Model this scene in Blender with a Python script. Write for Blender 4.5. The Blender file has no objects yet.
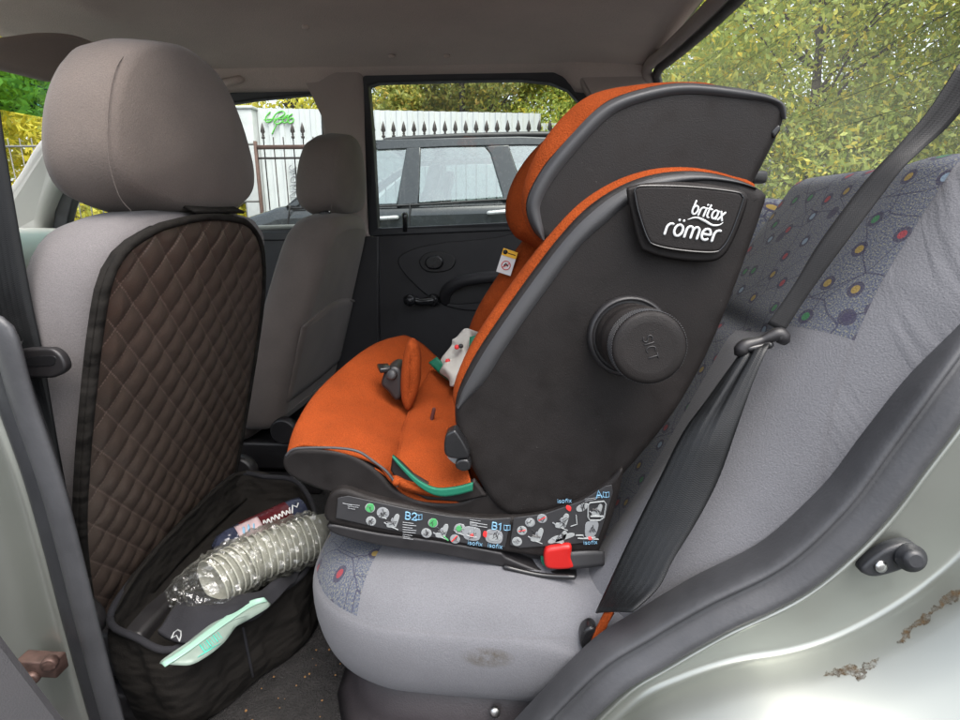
import bpy, math, random
import numpy as np
random.seed(7); np.random.seed(7)
R = math.radians
S = bpy.context.scene
COL = S.collection
# ------------------------------------------------------------------ camera
F, IW, IH = 550.0, 960, 720
PITCH, YAW, CAM = R(14.7), R(4.0), (0.0, 0.0, 0.97)
_cp, _sp, _cy, _sy = math.cos(PITCH), math.sin(PITCH), math.cos(YAW), math.sin(YAW)
FW = (-_sy*_cp, _cy*_cp, -_sp); RT = (_cy, _sy, 0.0); UP = (-_sy*_sp, _cy*_sp, _cp)
cd = bpy.data.cameras.new('camera'); cam = bpy.data.objects.new('camera', cd); COL.objects.link(cam)
cam.location = CAM; cam.rotation_euler = (R(90)-PITCH, 0, YAW)
cd.sensor_width = 36; cd.lens = 36*F/IW; cd.clip_start = 0.02; cd.clip_end = 1500
S.camera = cam

def ray(px, py):
    a, b = (px-IW/2)/F, -(py-IH/2)/F
    return [FW[i]+a*RT[i]+b*UP[i] for i in range(3)]
def at(px, py, X=None, Y=None, Z=None):
    d = ray(px, py)
    t = X/d[0] if X is not None else (Y/d[1] if Y is not None else (Z-CAM[2])/d[2])
    return (CAM[0]+t*d[0], CAM[1]+t*d[1], CAM[2]+t*d[2])
def onplane(px, py, p, n):
    d = ray(px, py)
    t = sum((p[i]-CAM[i])*n[i] for i in range(3))/sum(d[i]*n[i] for i in range(3))
    return tuple(CAM[i]+t*d[i] for i in range(3))
def xz(pts, Y):
    return [(q[0], q[2]) for q in (at(x, y, Y=Y) for x, y in pts)]

# ------------------------------------------------------------------ materials
def new_mat(name):
    m = bpy.data.materials.new(name); m.use_nodes = True
    return m, m.node_tree, m.node_tree.nodes['Principled BSDF']
def nd(nt, typ, **kw):
    n = nt.nodes.new(typ)
    for k, v in kw.items():
        if k in n.inputs: n.inputs[k].default_value = v
        else: setattr(n, k, v)
    return n
def rgba(c): return (c[0], c[1], c[2], 1)
def ramp(nt, stops, src, interp='LINEAR'):
    r = nd(nt, 'ShaderNodeValToRGB'); r.color_ramp.interpolation = interp
    e = r.color_ramp.elements
    while len(e) < len(stops): e.new(0.5)
    for k, (p, c) in enumerate(stops):
        e[k].position = p; e[k].color = rgba(c) if len(c) == 3 else c
    nt.links.new(src, r.inputs[0]); return r.outputs[0]
def mth(nt, op, a, b=None, c=None):
    n = nd(nt, 'ShaderNodeMath', operation=op)
    for k, v in enumerate((a, b, c)):
        if v is None: continue
        if isinstance(v, (int, float)): n.inputs[k].default_value = v
        else: nt.links.new(v, n.inputs[k])
    return n.outputs[0]
def mixc(nt, f, a, b):
    n = nd(nt, 'ShaderNodeMix', data_type='RGBA')
    for k, v in ((0, f), (6, a), (7, b)):
        if isinstance(v, (int, float)): n.inputs[k].default_value = v
        elif isinstance(v, tuple): n.inputs[k].default_value = rgba(v)
        else: nt.links.new(v, n.inputs[k])
    return n.outputs[2]
def objco(nt, scale=(1, 1, 1)):
    t = nd(nt, 'ShaderNodeTexCoord'); mp = nd(nt, 'ShaderNodeMapping'); mp.inputs['Scale'].default_value = scale
    nt.links.new(t.outputs['Object'], mp.inputs['Vector']); return mp.outputs['Vector']
def noise(nt, vec, scale, detail=3, rough=.5):
    n = nd(nt, 'ShaderNodeTexNoise', Scale=scale, Detail=detail, Roughness=rough)
    if vec is not None: nt.links.new(vec, n.inputs['Vector'])
    return n.outputs['Fac']
def bump(nt, h, strength, dist, prev=None):
    b = nd(nt, 'ShaderNodeBump', Strength=strength, Distance=dist)
    nt.links.new(h, b.inputs['Height'])
    if prev is not None: nt.links.new(prev, b.inputs['Normal'])
    return b.outputs['Normal']
def mat(name, col, rough=.6, metal=0, var=.15, vscale=6, bs=0, bscale=300, bd=.001, spec=.5, coat=0, sheen=0, wr=0, wscale=(8, 8, 8), wd=.01, fine=0, rv=.07):
    m, nt, p = new_mat(name)
    p.inputs['Roughness'].default_value = rough; p.inputs['Metallic'].default_value = metal
    p.inputs['Specular IOR Level'].default_value = spec; p.inputs['Coat Weight'].default_value = coat
    p.inputs['Coat Roughness'].default_value = .05
    p.inputs['Sheen Weight'].default_value = sheen; p.inputs['Sheen Roughness'].default_value = .5
    co = objco(nt)
    f = noise(nt, co, vscale, 5, .6)
    lo = tuple(c*(1-var) for c in col); hi = tuple(min(1, c*(1+var)) for c in col)
    c = ramp(nt, [(.3, lo), (.7, hi)], f)
    if fine:
        f2 = noise(nt, co, 900, 1)
        c2 = ramp(nt, [(.3, (1-fine,)*3), (.7, (1+fine,)*3)], f2)
        mx = nd(nt, 'ShaderNodeMix', data_type='RGBA', blend_type='MULTIPLY'); mx.inputs[0].default_value = 1
        nt.links.new(c, mx.inputs[6]); nt.links.new(c2, mx.inputs[7]); c = mx.outputs[2]
    nt.links.new(c, p.inputs['Base Color'])
    rr = ramp(nt, [(.3, (max(0, rough-rv),)*3), (.7, (min(1, rough+rv),)*3)], noise(nt, co, vscale*4, 4))
    nt.links.new(rr, p.inputs['Roughness'])
    nrm = None
    if wr: nrm = bump(nt, noise(nt, objco(nt, wscale), 1, 2), wr, wd)
    if bs: nrm = bump(nt, noise(nt, co, bscale, 2), bs, bd, nrm)
    if nrm is not None: nt.links.new(nrm, p.inputs['Normal'])
    return m
def glass_mat(name, tint, refl=.06, rough=.0, bumpy=None, haze=0):
    m, nt, p = new_mat(name); nt.nodes.remove(p)
    out = nt.nodes['Material Output']
    t = nd(nt, 'ShaderNodeBsdfTransparent'); t.inputs[0].default_value = rgba(tint)
    g = nd(nt, 'ShaderNodeBsdfGlossy'); g.inputs['Roughness'].default_value = rough
    ge = nd(nt, 'ShaderNodeNewGeometry'); dt = nd(nt, 'ShaderNodeVectorMath', operation='DOT_PRODUCT')
    nt.links.new(ge.outputs['Incoming'], dt.inputs[0]); nt.links.new(ge.outputs['Normal'], dt.inputs[1])
    fz = mth(nt, 'POWER', mth(nt, 'SUBTRACT', 1.0, mth(nt, 'ABSOLUTE', dt.outputs['Value'])), 5.0)
    f = mth(nt, 'MINIMUM', mth(nt, 'ADD', mth(nt, 'MULTIPLY', fz, .75), refl+.03), 1.0)
    mx = nd(nt, 'ShaderNodeMixShader')
    if bumpy:
        n = bump(nt, noise(nt, objco(nt), bumpy, 4, .7), 1, .01)
        nt.links.new(n, g.inputs['Normal']); nt.links.new(n, dt.inputs[1])
    nt.links.new(f, mx.inputs[0]); nt.links.new(t.outputs[0], mx.inputs[1]); nt.links.new(g.outputs[0], mx.inputs[2])
    last = mx.outputs[0]
    if haze:                                   # film of dust on the pane
        tl = nd(nt, 'ShaderNodeBsdfTranslucent'); tl.inputs[0].default_value = (.8, .8, .76, 1)
        m2 = nd(nt, 'ShaderNodeMixShader'); hz = ramp(nt, [(.3, (haze*.7,)*3), (.7, (haze*1.3,)*3)], noise(nt, objco(nt), 5, 4)); nt.links.new(hz, m2.inputs[0])
        nt.links.new(last, m2.inputs[1]); nt.links.new(tl.outputs[0], m2.inputs[2]); last = m2.outputs[0]
    nt.links.new(last, out.inputs['Surface']); return m

MT = {}
MT['headliner'] = mat('headliner_cloth', (.545, .455, .405), .95, var=.12, vscale=3, bs=.9, bscale=420, bd=.0014, sheen=.1, fine=.14)
MT['pillar'] = mat('pillar_cloth', (.365, .308, .28), .9, var=.08, vscale=5, bs=.4, bscale=500, fine=.06)
MT['palegrey'] = mat('pale_grey_trim', (.33, .33, .31), .7, var=.05)
MT['velour'] = mat('grey_brown_velour', (.118, .096, .084), .95, var=.16, vscale=9, bs=.5, bscale=520, bd=.001, sheen=.12, fine=.14, wr=.25, wscale=(9, 5, 5), wd=.012)
MT['velour_lit'] = mat('lit_grey_velour', (.128, .118, .119), .95, var=.14, vscale=7, bs=.5, bscale=520, bd=.001, sheen=.12, fine=.14, wr=.3, wscale=(7, 7, 7), wd=.012)  # same seat cloth, daylight on the near backrest painted in as lighter colour
MT['doorpanel'] = mat('dark_door_plastic', (.026, .025, .027), .55, var=.12, vscale=8, bs=.35, bscale=700)
MT['black'] = mat('black_plastic', (.014, .013, .014), .45, var=.2, vscale=10, bs=.25, bscale=900, bd=.0006)
MT['gloss'] = mat('glossy_black_plastic', (.012, .012, .013), .25, var=.15)
MT['rubber'] = mat('rubber_seal', (.02, .021, .024), .42, var=.25, vscale=12, bs=.2, bscale=300)
MT['rubbergrey'] = mat('grey_worn_rubber', (.044, .045, .049), .48, var=.25, vscale=9, bs=.25, bscale=260)
MT['seatshell'] = mat('child_seat_shell_plastic', (.0125, .0105, .0100), .55, var=.25, vscale=9, bs=.5, bscale=1000, bd=.0007, spec=.24, rv=.17)
def specks(m, sc, thr, col, amt):
    nt = m.node_tree; p = nt.nodes['Principled BSDF']; lk = p.inputs['Base Color'].links[0]; src = lk.from_socket
    f = mth(nt, 'MULTIPLY', mth(nt, 'GREATER_THAN', noise(nt, objco(nt), sc, 2, .6), thr), amt)
    nt.links.new(mixc(nt, f, src, col), p.inputs['Base Color'])
specks(MT['seatshell'], 240, .77, (.08, .075, .07), .6)
specks(MT['seatshell'], 45, .74, (.022, .02, .019), .4)
MT['rim'] = mat('grey_plastic_rim', (.034, .034, .036), .5, var=.12, bs=.3, bscale=1100, bd=.0005)
MT['orange'] = mat('orange_woven_fabric', (.225, .042, .0090), .95, var=.16, vscale=14, bs=1, bscale=520, bd=.0015, spec=.10, fine=.22, wr=.5, wscale=(18, 14, 22), wd=.010)
MT['green'] = mat('green_ribbon', (.0, .11, .06), .65, var=.1, bs=.3, bscale=900)
MT['red'] = mat('red_plastic', (.42, .012, .010), .4, var=.08)
MT['white'] = mat('white_print', (.60, .61, .61), .5, var=.03)
MT['blueprint'] = mat('pale_blue_print', (.17, .34, .48), .5, var=.03)
MT['greenprint'] = mat('green_print', (.06, .30, .10), .5, var=.03)
MT['redprint'] = mat('red_print', (.62, .03, .03), .5, var=.03)
MT['greyprint'] = mat('grey_print', (.23, .24, .25), .5, var=.06)
MT['printwhite'] = mat('dull_white_print', (.27, .285, .285), .5, var=.05)
MT['label'] = mat('dark_label_film', (.03, .03, .032), .38, var=.1)
MT['belt_'] = mat('black_belt_webbing', (.010, .0115, .012), .42, var=.2, vscale=30, bs=.3, bscale=800, spec=.45)
MT['carpet'] = mat('dark_carpet', (.012, .011, .011), .98, var=.5, vscale=60, bs=1, bscale=260, bd=.006)
MT['bag'] = mat('black_bag_fabric', (.0095, .0082, .007), .9, var=.3, vscale=12, bs=.5, bscale=420, wr=.9, wscale=(14, 14, 24), wd=.025, spec=.2)
MT['cloth'] = mat('black_cotton', (.008, .008, .011), .9, var=.2, bs=.5, bscale=500, wr=.6, wscale=(20, 20, 20), wd=.01)
MT['whitecloth'] = mat('white_muslin', (.40, .39, .36), .9, var=.06, bs=.4, bscale=600, wr=.8, wscale=(30, 30, 30), wd=.01)
MT['paint'] = mat('silver_green_paint', (.325, .34, .31), .36, metal=.78, var=.04, vscale=3, coat=.35, rv=.03)
MT['steel'] = mat('steel', (.55, .55, .54), .3, metal=1)
MT['dirt'] = mat('brown_dirt', (.12, .065, .02), .95, var=.6, vscale=90)
MT['crumb'] = mat('biscuit_crumb', (.25, .13, .045), .9, var=.3)
MT['papercup'] = mat('paper_cup', (.40, .40, .345), .6, var=.1)
MT['wipes'] = mat('pale_mint_film', (.17, .215, .185), .45, var=.06, wr=.6, wscale=(40, 40, 40), wd=.006)
MT['wipeband'] = mat('mint_band', (.22, .36, .29), .45, var=.06)
MT['pack'] = mat('dark_red_pack', (.07, .009, .012), .3, var=.3, wr=.6, wscale=(40, 40, 40), wd=.006)
MT['packblue'] = mat('dark_blue_film', (.03, .035, .06), .2, var=.4, wr=.9, wscale=(50, 50, 50), wd=.01)
MT['packlabel'] = mat('pale_pink_label', (.36, .27, .28), .5, var=.15, vscale=60)
MT['suv'] = mat('dark_grey_car_paint', (.022, .026, .029), .25, metal=.2, var=.03, coat=.4)
MT['suvtrim'] = mat('black_car_trim', (.015, .015, .016), .4)
MT['tyre'] = mat('tyre_rubber', (.02, .02, .02), .8)
MT['sheetwhite'] = mat('white_sheet_metal', (.56, .58, .585), .5, var=.07, vscale=2)
MT['iron'] = mat('dark_iron', (.035, .027, .026), .6, var=.25, vscale=20)
MT['rust'] = mat('rust_red_rail', (.085, .045, .034), .75, var=.3, vscale=15)
MT['graffiti'] = mat('green_spray_paint', (.10, .50, .05), .6)
MT['graffitiwhite'] = mat('white_spray_paint', (.72, .74, .74), .6)
MT['graffitigrey'] = mat('grey_spray_paint', (.30, .31, .33), .6)
MT['greypost'] = mat('grey_painted_post', (.45, .46, .46), .6, var=.1)
MT['railgrey'] = mat('weathered_grey_iron', (.14, .14, .135), .7, var=.2)
MT['asphalt'] = mat('asphalt', (.06, .06, .06), .9, var=.3, vscale=3, bs=.8, bscale=120, bd=.01)
MT['bark'] = mat('bark', (.09, .075, .055), .95, var=.3, vscale=14, bs=1, bscale=30, bd=.02)
MT['glass'] = glass_mat('car_window_glass', (.93, .96, .94), .0)
MT['tintband'] = glass_mat('green_tint_band', (.10, .30, .25), .0)
MT['rearglass'] = glass_mat('rear_window_glass', (.95, .96, .94), .0, haze=.028)
MT['suvglass'] = glass_mat('suv_glass', (.70, .78, .77), .20)
MT['film'] = glass_mat('clear_crinkled_film', (.97, .97, .96), .08, .22, bumpy=22, haze=.20)

# leaves: colour per leaf
def leaf_mat(name, stops):
    m, nt, p = new_mat(name)
    g = nd(nt, 'ShaderNodeNewGeometry')
    c = ramp(nt, stops, g.outputs['Random Per Island'])
    nt.links.new(c, p.inputs['Base Color']); p.inputs['Roughness'].default_value = .55
    out = nt.nodes['Material Output']
    tr = nd(nt, 'ShaderNodeBsdfTranslucent'); nt.links.new(c, tr.inputs[0])
    mx = nd(nt, 'ShaderNodeMixShader'); mx.inputs[0].default_value = .5
    nt.links.new(p.outputs[0], mx.inputs[1]); nt.links.new(tr.outputs[0], mx.inputs[2])
    nt.links.new(mx.outputs[0], out.inputs['Surface']); return m
LEAF_G = leaf_mat('leaf_green_yellow', [(0, (.24, .33, .07)), (.35, (.41, .50, .11)), (.7, (.56, .61, .15)), (.88, (.70, .63, .09)), (1, (.70, .54, .06))])
LEAF_Y = leaf_mat('leaf_yellow', [(0, (.40, .45, .08)), (.3, (.60, .58, .08)), (.7, (.76, .68, .08)), (1, (.82, .72, .14))])
LEAF_D = leaf_mat('leaf_olive', [(0, (.22, .27, .08)), (.5, (.40, .43, .13)), (.8, (.56, .52, .13)), (1, (.66, .44, .12))])

# patterned upholstery: speckled grey-blue weave, thin crossing lines, coloured spots
def pattern_mat(name, maskfn=None, plain=(.128, .129, .140)):
    m, nt, p = new_mat(name)
    uvn = nd(nt, 'ShaderNodeUVMap'); uv = uvn.outputs[0]
    oc = objco(nt)
    sp = noise(nt, uv, 520, 2, .8)
    base = ramp(nt, [(.36, (.036, .042, .070)), (.46, (.066, .074, .106)), (.54, (.088, .097, .114)), (.64, (.175, .17, .12))], sp)
    dn = nd(nt, 'ShaderNodeTexNoise', Scale=9, Detail=2); nt.links.new(uv, dn.inputs['Vector'])
    vm = nd(nt, 'ShaderNodeVectorMath', operation='MULTIPLY_ADD'); nt.links.new(dn.outputs['Color'], vm.inputs[0])
    vm.inputs[1].default_value = (.06, .06, 0); nt.links.new(uv, vm.inputs[2])
    for k, (sc, off) in enumerate(((11, 0), (15, 3.3))):
        mp = nd(nt, 'ShaderNodeMapping'); mp.inputs['Scale'].default_value = (sc, sc*.8, 1); mp.inputs['Location'].default_value = (off, off, 0)
        mp.inputs['Rotation'].default_value = (0, 0, .5*k)
        nt.links.new(vm.outputs[0], mp.inputs[0])
        v = nd(nt, 'ShaderNodeTexVoronoi', feature='DISTANCE_TO_EDGE', voronoi_dimensions='2D', Scale=1.0); nt.links.new(mp.outputs[0], v.inputs['Vector'])
        f = mth(nt, 'LESS_THAN', v.outputs['Distance'], .009)
        base = mixc(nt, mth(nt, 'MULTIPLY', f, .6), base, (.020, .018, .040))
    v = nd(nt, 'ShaderNodeTexVoronoi', feature='F1', voronoi_dimensions='2D', Scale=24, Randomness=.75); nt.links.new(uv, v.inputs['Vector'])
    sep = nd(nt, 'ShaderNodeSeparateColor'); nt.links.new(v.outputs['Color'], sep.inputs[0])
    present = mth(nt, 'LESS_THAN', sep.outputs[0], .9)
    ringf = mth(nt, 'MULTIPLY', mth(nt, 'LESS_THAN', v.outputs['Distance'], .22), present)
    dotf = mth(nt, 'MULTIPLY', mth(nt, 'LESS_THAN', v.outputs['Distance'], .118), present)
    base = mixc(nt, mth(nt, 'MULTIPLY', ringf, .7), base, (.022, .018, .040))
    dc = ramp(nt, [(0, (.25, .03, .035)), (.26, (.028, .15, .05)), (.5, (.25, .175, .035)), (.72, (.17, .24, .30)), (.9, (.034, .03, .054))], sep.outputs[1], 'CONSTANT')
    base = mixc(nt, mth(nt, 'MULTIPLY', dotf, .72), base, dc)
    fz = ramp(nt, [(.3, (.90,)*3), (.7, (1.09,)*3)], noise(nt, oc, 700, 1))
    pv = ramp(nt, [(.3, tuple(c*.9 for c in plain)), (.7, tuple(c*1.08 for c in plain))], noise(nt, oc, 7, 5, .6))
    pm = nd(nt, 'ShaderNodeMix', data_type='RGBA', blend_type='MULTIPLY'); pm.inputs[0].default_value = 1
    nt.links.new(pv, pm.inputs[6]); nt.links.new(fz, pm.inputs[7]); pl = pm.outputs[2]
    wr = bump(nt, noise(nt, objco(nt, (5, 9, 5)), 1, 2), .35, .016)
    su = nd(nt, 'ShaderNodeSeparateXYZ'); nt.links.new(uv, su.inputs[0])
    col = base
    if maskfn:
        f, seam, crease, stain = maskfn(nt, su.outputs[0], su.outputs[1], oc)
        col = mixc(nt, f, pl, base)
        if stain is not None: col = mixc(nt, stain, col, (.06, .05, .035))
        if seam is not None:
            col = mixc(nt, mth(nt, 'MULTIPLY', seam, .18), col, (.10, .095, .10))
        if crease is not None: wr = bump(nt, crease, .8, .012, wr)
    nt.links.new(col, p.inputs['Base Color'])
    p.inputs['Roughness'].default_value = .95; p.inputs['Sheen Weight'].default_value = .06; p.inputs['Specular IOR Level'].default_value = .25
    nt.links.new(bump(nt, noise(nt, oc, 520, 2), .6, .001, wr), p.inputs['Normal'])
    return m
def lt(nt, a, b): return mth(nt, 'LESS_THAN', a, b)
def gt(nt, a, b): return mth(nt, 'GREATER_THAN', a, b)
def mul(nt, *a):
    r = a[0]
    for x in a[1:]: r = mth(nt, 'MULTIPLY', r, x)
    return r
def near(nt, a, b, w): return mth(nt, 'LESS_THAN', mth(nt, 'ABSOLUTE', mth(nt, 'SUBTRACT', a, b)), w)
def back_mask(nt, u, v, oc):      # u = across the car, v = up the backrest
    e = mth(nt, 'ADD', mth(nt, 'MULTIPLY', v, .17), .500)          # edge of the near bolster
    sv = mth(nt, 'ADD', mth(nt, 'MULTIPLY', mth(nt, 'SUBTRACT', u, .70), -.20), .362)
    upper = mul(nt, gt(nt, v, sv), gt(nt, u, e))
    lower = mul(nt, lt(nt, v, sv), gt(nt, u, mth(nt, 'ADD', mth(nt, 'MULTIPLY', v, .30), .690)))
    f = mth(nt, 'MAXIMUM', upper, lower)
    seam = mth(nt, 'MAXIMUM', mul(nt, near(nt, u, e, .0022), lt(nt, v, .60)), mul(nt, near(nt, v, sv, .002), gt(nt, u, e)))
    # pulled folds across the near bolster
    mp = nd(nt, 'ShaderNodeCombineXYZ')
    nt.links.new(mth(nt, 'MULTIPLY', u, 6), mp.inputs[0]); nt.links.new(mth(nt, 'ADD', mth(nt, 'MULTIPLY', v, 15), mth(nt, 'MULTIPLY', u, -16)), mp.inputs[1])
    w = noise(nt, mp.outputs[0], 1.0, 3, .55)
    w = ramp(nt, [(.30, (.80,)*3), (.50, (1, 1, 1))], w)
    k = mth(nt, 'SUBTRACT', 1.0, mul(nt, lt(nt, u, e), mth(nt, 'SUBTRACT', 1.0, w)))
    return f, seam, k, None
def cushion_mask(nt, u, v, oc):   # u = along the car, v = across
    e = mth(nt, 'ADD', mth(nt, 'MULTIPLY', v, .18), -.302)
    s = nd(nt, 'ShaderNodeSeparateXYZ'); nt.links.new(oc, s.inputs[0])
    f = mul(nt, lt(nt, u, e), gt(nt, s.outputs[2], .478-.40), gt(nt, u, -.285))
    seam = mul(nt, near(nt, s.outputs[2], .474-.40, .0016))
    # grubby mark on the front edge
    d = mth(nt, 'ADD', mth(nt, 'POWER', mth(nt, 'MULTIPLY', mth(nt, 'SUBTRACT', u, -.03), 28), 2.0), mth(nt, 'POWER', mth(nt, 'MULTIPLY', mth(nt, 'SUBTRACT', s.outputs[2], .447-.40), 62), 2.0))
    st = mul(nt, ramp(nt, [(.1, (1, 1, 1)), (1, (0, 0, 0))], d), ramp(nt, [(.35, (0, 0, 0)), (.62, (.95,)*3)], noise(nt, oc, 55, 4, .7)))
    return f, seam, None, st
MT['benchback'] = pattern_mat('bench_back_upholstery', back_mask)
MT['benchcush'] = pattern_mat('bench_cushion_upholstery', cushion_mask)
MT['pattern'] = pattern_mat('patterned_upholstery')

def quilt_mat():
    m, nt, p = new_mat('brown_quilted_leatherette')
    uvn = nd(nt, 'ShaderNodeUVMap'); su = nd(nt, 'ShaderNodeSeparateXYZ'); nt.links.new(uvn.outputs[0], su.inputs[0])
    u, v = su.outputs[0], su.outputs[1]
    a = mth(nt, 'ADD', u, v); b = mth(nt, 'SUBTRACT', u, v)
    oc = objco(nt)
    base = ramp(nt, [(.3, (.054, .039, .031)), (.7, (.079, .058, .047))], noise(nt, oc, 8, 5, .6))
    def line(x, y):
        fr = mth(nt, 'ABSOLUTE', mth(nt, 'SUBTRACT', mth(nt, 'FRACT', mth(nt, 'ADD', x, .5)), .5))
        dash = lt(nt, mth(nt, 'FRACT', mth(nt, 'MULTIPLY', y, 9)), .62)
        return mul(nt, lt(nt, fr, .028), dash)
    th = mth(nt, 'MAXIMUM', line(a, b), line(b, a))
    col = mixc(nt, mth(nt, 'MULTIPLY', th, .42), base, (.26, .19, .16))
    nt.links.new(col, p.inputs['Base Color'])
    p.inputs['Roughness'].default_value = .42
    nt.links.new(bump(nt, noise(nt, oc, 380, 3), .35, .001), p.inputs['Normal'])
    return m
MT['quilt'] = quilt_mat()

# ------------------------------------------------------------------ object helpers
ROOT = {}
def thing(name, label, cat, loc=(0, 0, 0), group=None):
    o = bpy.data.objects.new(name, None); COL.objects.link(o); o.location = loc
    o.empty_display_size = .05
    o['label'] = label; o['category'] = cat
    if group: o['group'] = group
    ROOT[o.name] = loc
    return o
def offs(p):
    while p is not None and p.parent is not None: p = p.parent
    return ROOT.get(p.name, (0, 0, 0)) if p is not None else (0, 0, 0)
def mesh(name, verts, faces, m, parent=None, smooth=True, sub=0, uv=None, label=None, solid=0, bevel=0, simple=False):
    L = offs(parent)
    me = bpy.data.meshes.new(name)
    me.from_pydata([(v[0]-L[0], v[1]-L[1], v[2]-L[2]) for v in verts], [], faces); me.update()
    if smooth: me.polygons.foreach_set('use_smooth', [len(f) < 20 for f in faces])
    if uv is not None:
        ul = me.uv_layers.new(name='UVMap')
        idx = np.empty(len(me.loops), dtype=np.int32); me.loops.foreach_get('vertex_index', idx)
        ul.data.foreach_set('uv', np.array(uv, dtype=np.float32)[idx].ravel())
    me.materials.append(m if not isinstance(m, str) else MT[m])
    o = bpy.data.objects.new(name, me); COL.objects.link(o)
    if parent is not None: o.parent = parent
    if label: o['label'] = label
    if bevel:
        b = o.modifiers.new('bevel', 'BEVEL'); b.width = bevel; b.segments = 2; b.limit_method = 'ANGLE'; b.angle_limit = R(40)
    if solid:
        s = o.modifiers.new('solid', 'SOLIDIFY'); s.thickness = solid; s.offset = 0
    if sub:
        s = o.modifiers.new('sub', 'SUBSURF'); s.levels = sub; s.render_levels = sub
    return o
def single(o, name_label, cat, group=None, kind=None):
    if name_label: o['label'] = name_label
    if cat: o['category'] = cat
    if group: o['group'] = group
    if kind: o['kind'] = kind
    return o
class MB:
    def __init__(s): s.v = []; s.f = []; s.uv = []
    def add(s, vf):
        n = len(s.v); s.v += list(vf[0]); s.f += [tuple(i+n for i in f) for f in vf[1]]
    def build(s, name, m, parent=None, **k): return mesh(name, s.v, s.f, m, parent, **k)
def cr(pts, n, closed=False):
    """Catmull-Rom through pts, resampled evenly to n points."""
    P = np.array(pts, dtype=float); k = len(P); out = []
    segs = k if closed else k-1
    for i in range(segs):
        if closed: p0, p1, p2, p3 = P[i-1], P[i], P[(i+1) % k], P[(i+2) % k]
        else: p0, p1, p2, p3 = P[max(i-1, 0)], P[i], P[i+1], P[min(i+2, k-1)]
        for t in np.linspace(0, 1, 16, endpoint=False):
            out.append(.5*((2*p1)+(-p0+p2)*t+(2*p0-5*p1+4*p2-p3)*t*t+(-p0+3*p1-3*p2+p3)*t**3))
    out.append(P[0] if closed else P[-1])
    out = np.array(out); d = np.r_[0, np.cumsum(np.linalg.norm(np.diff(out, axis=0), axis=1))]
    s = np.linspace(0, d[-1], n+1)[:-1] if closed else np.linspace(0, d[-1], n)
    return np.stack([np.interp(s, d, out[:, i]) for i in range(P.shape[1])], 1)
def area2(P): 
    x, y = P[:, 0], P[:, 1]; return .5*np.sum(x*np.roll(y, -1)-np.roll(x, -1)*y)
def inset(P, d):
    t = np.roll(P, -1, 0)-np.roll(P, 1, 0); t /= (np.linalg.norm(t, axis=1, keepdims=True)+1e-9)
    nrm = np.stack([-t[:, 1], t[:, 0]], 1)      # inward for CCW
    Q = P+nrm*d
    if d <= 0: return Q
    ok = np.min(np.linalg.norm(Q[:, None]-P[None], axis=2), axis=1) > d*.96      # drop folded-over points at tight corners
    if ok.all() or ok.sum() < 4: return Q
    n = len(P); i = np.where(ok)[0]; xi = np.r_[i-n, i, i+n]
    return np.stack([np.interp(np.arange(n), xi, np.r_[Q[i, c], Q[i, c], Q[i, c]]) for c in (0, 1)], 1)
def pillow(pts, to3, prof, dome0=0, dome1=0, n=72, raw=False, uvf=None, caps=(1, 1)):
    """Solid from a closed 2D outline: prof = [(inset, height)...] then domed caps."""
    if not dome0: prof = [(prof[0][0]+.0008, prof[0][1])]+list(prof)
    if not dome1: prof = list(prof)+[(prof[-1][0]+.0008, prof[-1][1])]
    P = np.array(pts, float) if raw else cr(pts, n, True)
    if area2(P) < 0: P = P[::-1]
    n = len(P); V = []; Fc = []; UV = []
    c = P.mean(0)
    rings = []
    def ring(Q, h):
        rings.append(len(V))
        for q in Q: V.append(to3(q[0], q[1], h)); UV.append(uvf(q[0], q[1], h) if uvf else (q[0], q[1]))
    Q0 = inset(P, prof[0][0]); Q1 = inset(P, prof[-1][0])
    for s in (.3, .6, .85) if dome0 else ():
        ring(c+(Q0-c)*s, prof[0][1]-dome0*(1-s*s))
    for d, h in prof: ring(inset(P, d) if d else P, h)
    for s in (.85, .6, .3) if dome1 else ():
        ring(c+(Q1-c)*s, prof[-1][1]+dome1*(1-s*s))
    for a, b in zip(rings[:-1], rings[1:]):
        for i in range(n): Fc.append((a+i, a+(i+1) % n, b+(i+1) % n, b+i))
    for dm, h_, rg, first in ((dome0, prof[0][1]-dome0, rings[0], 1), (dome1, prof[-1][1]+dome1, rings[-1], 0)):
        if dm:
            k = len(V); V.append(to3(c[0], c[1], h_)); UV.append(uvf(c[0], c[1], h_) if uvf else tuple(c))
            for i in range(n): Fc.append((k, rg+(i+1) % n, rg+i) if first else (k, rg+i, rg+(i+1) % n))
        else: Fc.append(tuple(range(rg+n-1, rg-1, -1)) if first else tuple(range(rg, rg+n)))
    return V, Fc, UV
def rnd(r, t, n=4, h0=0.0):
    """rounded-edge profile of total height t with edge radius r"""
    a = [(r*(1-math.sin(x)), h0+r*(1-math.cos(x))) for x in np.linspace(0, math.pi/2, n)]
    b = [(r*(1-math.cos(x)), h0+t-r+r*math.sin(x)) for x in np.linspace(0, math.pi/2, n)]
    return a+b
def pil(name, pts, to3, prof, m, parent=None, d0=0, d1=0, n=72, raw=False, uvf=None, **k):
    v, f, uv = pillow(pts, to3, prof, d0, d1, n, raw, uvf)
    return mesh(name, v, f, m, parent, uv=uv, **k)
def Yslab(Y): return lambda a, b, h: (a, Y-h, b)     # outline in X,Z; height comes towards the camera side
def band(outer, inner, to3, h0, h1):
    n = len(outer); V = []; Fc = []
    for (o, h) in ((outer, h0), (outer, h1), (inner, h1), (inner, h0)):
        V += [to3(p[0], p[1], h) for p in o]
    for k in range(4):
        a, b = k*n, ((k+1) % 4)*n
        for i in range(n): Fc.append((a+i, a+(i+1) % n, b+(i+1) % n, b+i))
    return V, Fc
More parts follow.
